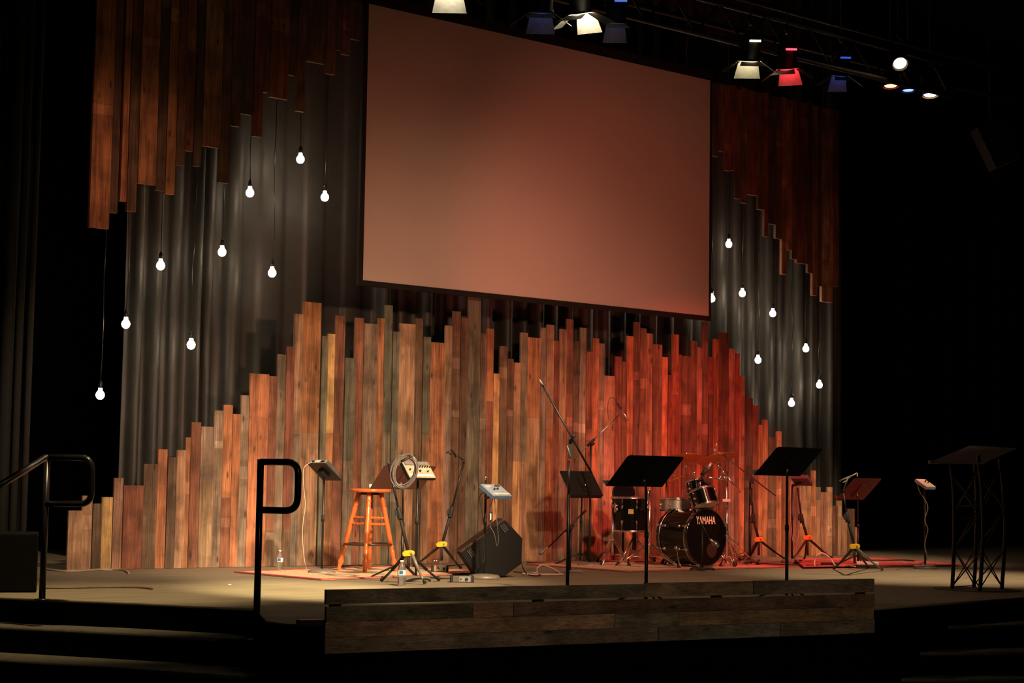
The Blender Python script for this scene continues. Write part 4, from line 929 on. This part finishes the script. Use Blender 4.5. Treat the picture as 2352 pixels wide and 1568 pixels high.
fc([(1980, 1292), (2030, 1293), (2070, 1292), (2100, 1294)], .012, rub, 'short thick black cable on the red rug', .03)
dd = dep(fl(1895, 1303))
cable([fl(1872, 1305) + zc, onD(1871, 1290, dd), onD(1876, 1275, dd), onD(1888, 1270, dd), onD(1902, 1277, dd), onD(1914, 1292, dd), fl(1918, 1305) + zc * 2], .008, mat('ivory_cable', (.75, .68, .55), .4), 'ivory cable arching up from the floor left of the yellow yoke stand')
fc([(1918, 1305), (1945, 1304), (1965, 1308)], .007, mat('tan_cable', (.60, .42, .22), .5), 'tan cable end lying under the yellow yoke stand', .03)
p = fl(1992, 1305); t = thing('power_strip', p, 'white power strip on the floor under the right music stand', 'power strip')
MB().box(p + Z * .055, RH * .24, AH * .06, Z * .035).build('strip_body', whitep, t, bevel=.006); MB().box(p + Z * .02, RH * .23, AH * .08, Z * .035).build('strip_base', rub, t)
p = fl(1905, 1302); t = thing('cable_box', p, 'flat black connector box among the cables on the red rug', 'audio box')
MB().box(p + Z * .035, RH * .17, AH * .08, Z * .03).build('box_body', rub, t, bevel=.004)
tag(MB().box(fl(247, 1309) + Z * .003, RH * .09, AH * .03, Z * .004).build('tape_strip', whitep, None, fl(247, 1309)), 'small strip of white tape on the floor at left', 'tape')
tag(MB().box(fl(528, 1343) + Z * .003, RH * .022, AH * .04, Z * .004).build('paper_scrap', whitep, None, fl(528, 1343)), 'tiny white scrap on the bare stage left of the skirt', 'paper')

# ------------------------------------------------------------ lighting rig
rig = mat('rig_black', (.005, .005, .005), .5)
leafm = mat('barn_door_grey', (.20, .19, .17), .6)
def lensmat(name, col, s): return mat(name, col, .4, emit=col, es=s, noise=0)
YR = 10.7
def fixture(px, py, D, aim, col, es, lab, r=.085, L_=.22, leaf=True, name='stage_light', leafm_=None):
    c = onD(px, py, D); a = V(aim).normalized(); u, v = perp(a)       # c: centre of the lens
    t = thing(name, c - a * L_ + Z * .25, lab, 'stage light', 'stage lights on the ceiling rig')
    MB().lathe(c - a * L_, a, [(r * .6, 0), (r * .95, .03), (r, .06), (r, L_), (r * 1.08, L_), (r * 1.08, L_ + .02)], 24, False).build('housing', rig, t)
    MB().lathe(c - a * L_, a, [(r * .01, -.001), (r * .6, 0)], 24, False).build('housing_back', rig, t)
    MB().lathe(c + a * .002, a, [(r * .9, 0), (r * .8, .008), (.002, .016)], 24).build('lens', lensmat('lens_%d_%d' % (px, py), col, es), t)
    b = MB(); side = a.cross(Z).normalized(); top = c - a * L_ * .5 + Z * .24
    b.tube([c - a * L_ * .5 + side * r * 1.1, c - a * L_ * .5 + side * r * 1.2 + Z * .12, top - Z * .03, c - a * L_ * .5 - side * r * 1.2 + Z * .12, c - a * L_ * .5 - side * r * 1.1], .010, 6); b.cyl(top - Z * .05, top + Z * .04, .018, n=8); b.build('yoke', rig, t); MB().cyl(top, V((top.x, top.y, 8.0)), .006, n=6).build('safety_rod', rig, t)
    if leaf:
        fn = V((-AH.x, -AH.y, 0)); vc = c - a * .13 + fn * (r * 1.0 + .012) + RH * .03
        MB().box(vc, RH * .10, fn * .008, Z * .016).build('vent_glow', lensmat('vent_%d_%d' % (px, py), col, max(.6, es / 12)), t)  # bright glint of leaking lamp light, put in as an emissive strip
        upv = side.cross(a).normalized(); upv = upv if upv.z > 0 else -upv; e = c + a * .025
        for d, w_, ka, kd in ((upv, side, .97, .22), (-upv, side, .15, .98), (side, upv, .55, .8), (-side, upv, .55, .8)):
            o_ = (a * ka + d * kd).normalized(); p0_ = e + d * r * 1.02
            q = [p0_ - w_ * r * .9, p0_ + w_ * r * .9, p0_ + o_ * .17 + w_ * r * 1.25, p0_ + o_ * .17 - w_ * r * 1.25]
            MB().prism(q, o_.cross(w_).normalized() * .002).build('barn_door', leafm_ or leafm, t)
    return t
away_down = AH * .55 - Z * .85
AW = away_down.normalized()
fixture(1031, -30, 12.9, AH * .3 - Z * .95, (1, .88, .6), 60, 'stage light with cream lit barn door at the top edge above the screen', .10, .24)
fixture(1243, 22, 13.7, AH * .3 - Z * .95, (.15, .25, 1), 2, 'dim blue stage light above the screen, left of the white one', .09)
fixture(1334, 24, 14.0, AH * .3 - Z * .95 + RH * .15, (1, .85, .55), 160, 'bright white stage light above the middle of the screen', .085)
fixture(1415, 46, 14.6, AH * .3 - Z * .95, (.15, .28, 1), 1.3, 'faint blue stage light right of the bright white one', .08)
fixture(1722, 134, 16.2, AH * .3 - Z * .95, (1, .86, .5), 45, 'stage light with cream barn door right above the screen corner', .095)
fixture(1808, 152, 16.6, AH * .3 - Z * .95 + RH * .1, (1, .04, .06), 60, 'red stage light right of the cream one', .09)
fixture(1930, 168, 17.6, AH * .3 - Z * .95, (.05, .16, 1), 5, 'blue stage light above the right plank panel', .075)
fixture(2067, 145, 17.5, -AH * .7 - Z * .7, (1, .72, .42), 7, 'round white stage light facing the hall at upper right', .070, leaf=False)
fixture(2046, 195, 18.6, -Z - AH * .12, (1, .12, .06), 12, 'small red stage light in the upper right cluster', .075, leaf=False)
fixture(2086, 205, 18.8, -Z - AH * .10, (.10, .16, 1), 5, 'small blue stage light between the red and warm ones at upper right', .065, leaf=False)
fixture(2137, 216, 18.6, -Z - AH * .16, (1, .62, .28), 22, 'small warm stage light, rightmost of the rig', .075, leaf=False)
def pipe(D1, p1, D2, p2, lab, n=2):
    A, B = onD(*p1, D1), onD(*p2, D2); t = thing('lighting_truss', A, lab, 'truss', 'ceiling trusses')
    MB().cyl(A, B, .025, n=10).build('chord', rig, t); MB().cyl(A + Z * .3, B + Z * .3, .025, n=10).build('chord', rig, t)
    b = MB(); m_ = int((B - A).length / .3)
    for k in range(m_): b.cyl(A.lerp(B, k / m_) + Z * (.3 if k % 2 else 0), A.lerp(B, (k + 1) / m_) + Z * (0 if k % 2 else .3), .010, n=6)
    b.build('lacing', rig, t)
def zline(px, py, D): return onD(px, py, D)
PA = onD(1716, 105, 16.3)
t = thing('lighting_truss', PA, 'dark lighting truss running above the screen', 'truss', 'ceiling trusses')
A, B = V((PA.x - 8, PA.y, PA.z)), V((PA.x + 3, PA.y, PA.z))
for dz_ in (0, .32): MB().cyl(A + Z * dz_, B + Z * dz_, .025, n=10).build('chord', rig, t)
b = MB()
for k in range(36): b.cyl(A.lerp(B, k / 36) + Z * (.32 if k % 2 else 0), A.lerp(B, (k + 1) / 36) + Z * (0 if k % 2 else .32), .010, n=6)
b.build('lacing', rig, t)
PA = onD(2086, 170, 18.8)
t = thing('lighting_truss', PA, 'dark lighting truss over the right side of the stage', 'truss', 'ceiling trusses')
A, B = V((PA.x - 6, PA.y, PA.z)), V((PA.x + 5, PA.y, PA.z))
for dz_ in (0, .32): MB().cyl(A + Z * dz_, B + Z * dz_, .025, n=10).build('chord', rig, t)
# hanging loudspeaker, upper right
hp = onD(2290, 330, 21.0)
t = thing('hanging_speaker', hp + Z * .3, 'barely visible dark tilted speaker hanging at upper right', 'speaker')
ua = (Z * .9 - RH * .42).normalized(); ub = (RH * .9 + Z * .42).normalized()
MB().box(hp, ub * .32, AH * .3, ua * .52).build('cabinet', mat('speaker_black', (.006, .006, .006), .9), t, bevel=.01)
b = MB(); b.box(hp + ub * .17, ub * .015, AH * .32, ua * .52); b.box(hp - ub * .17, ub * .015, AH * .32, ua * .52); b.cyl(hp + ua * .2, V(((hp + ua * .2).x, (hp + ua * .2).y, 8.0)), .006, n=6); b.build('mounting_bracket', rig, t)

for o in SC.objects:
    if '_o' in o: del o['_o']
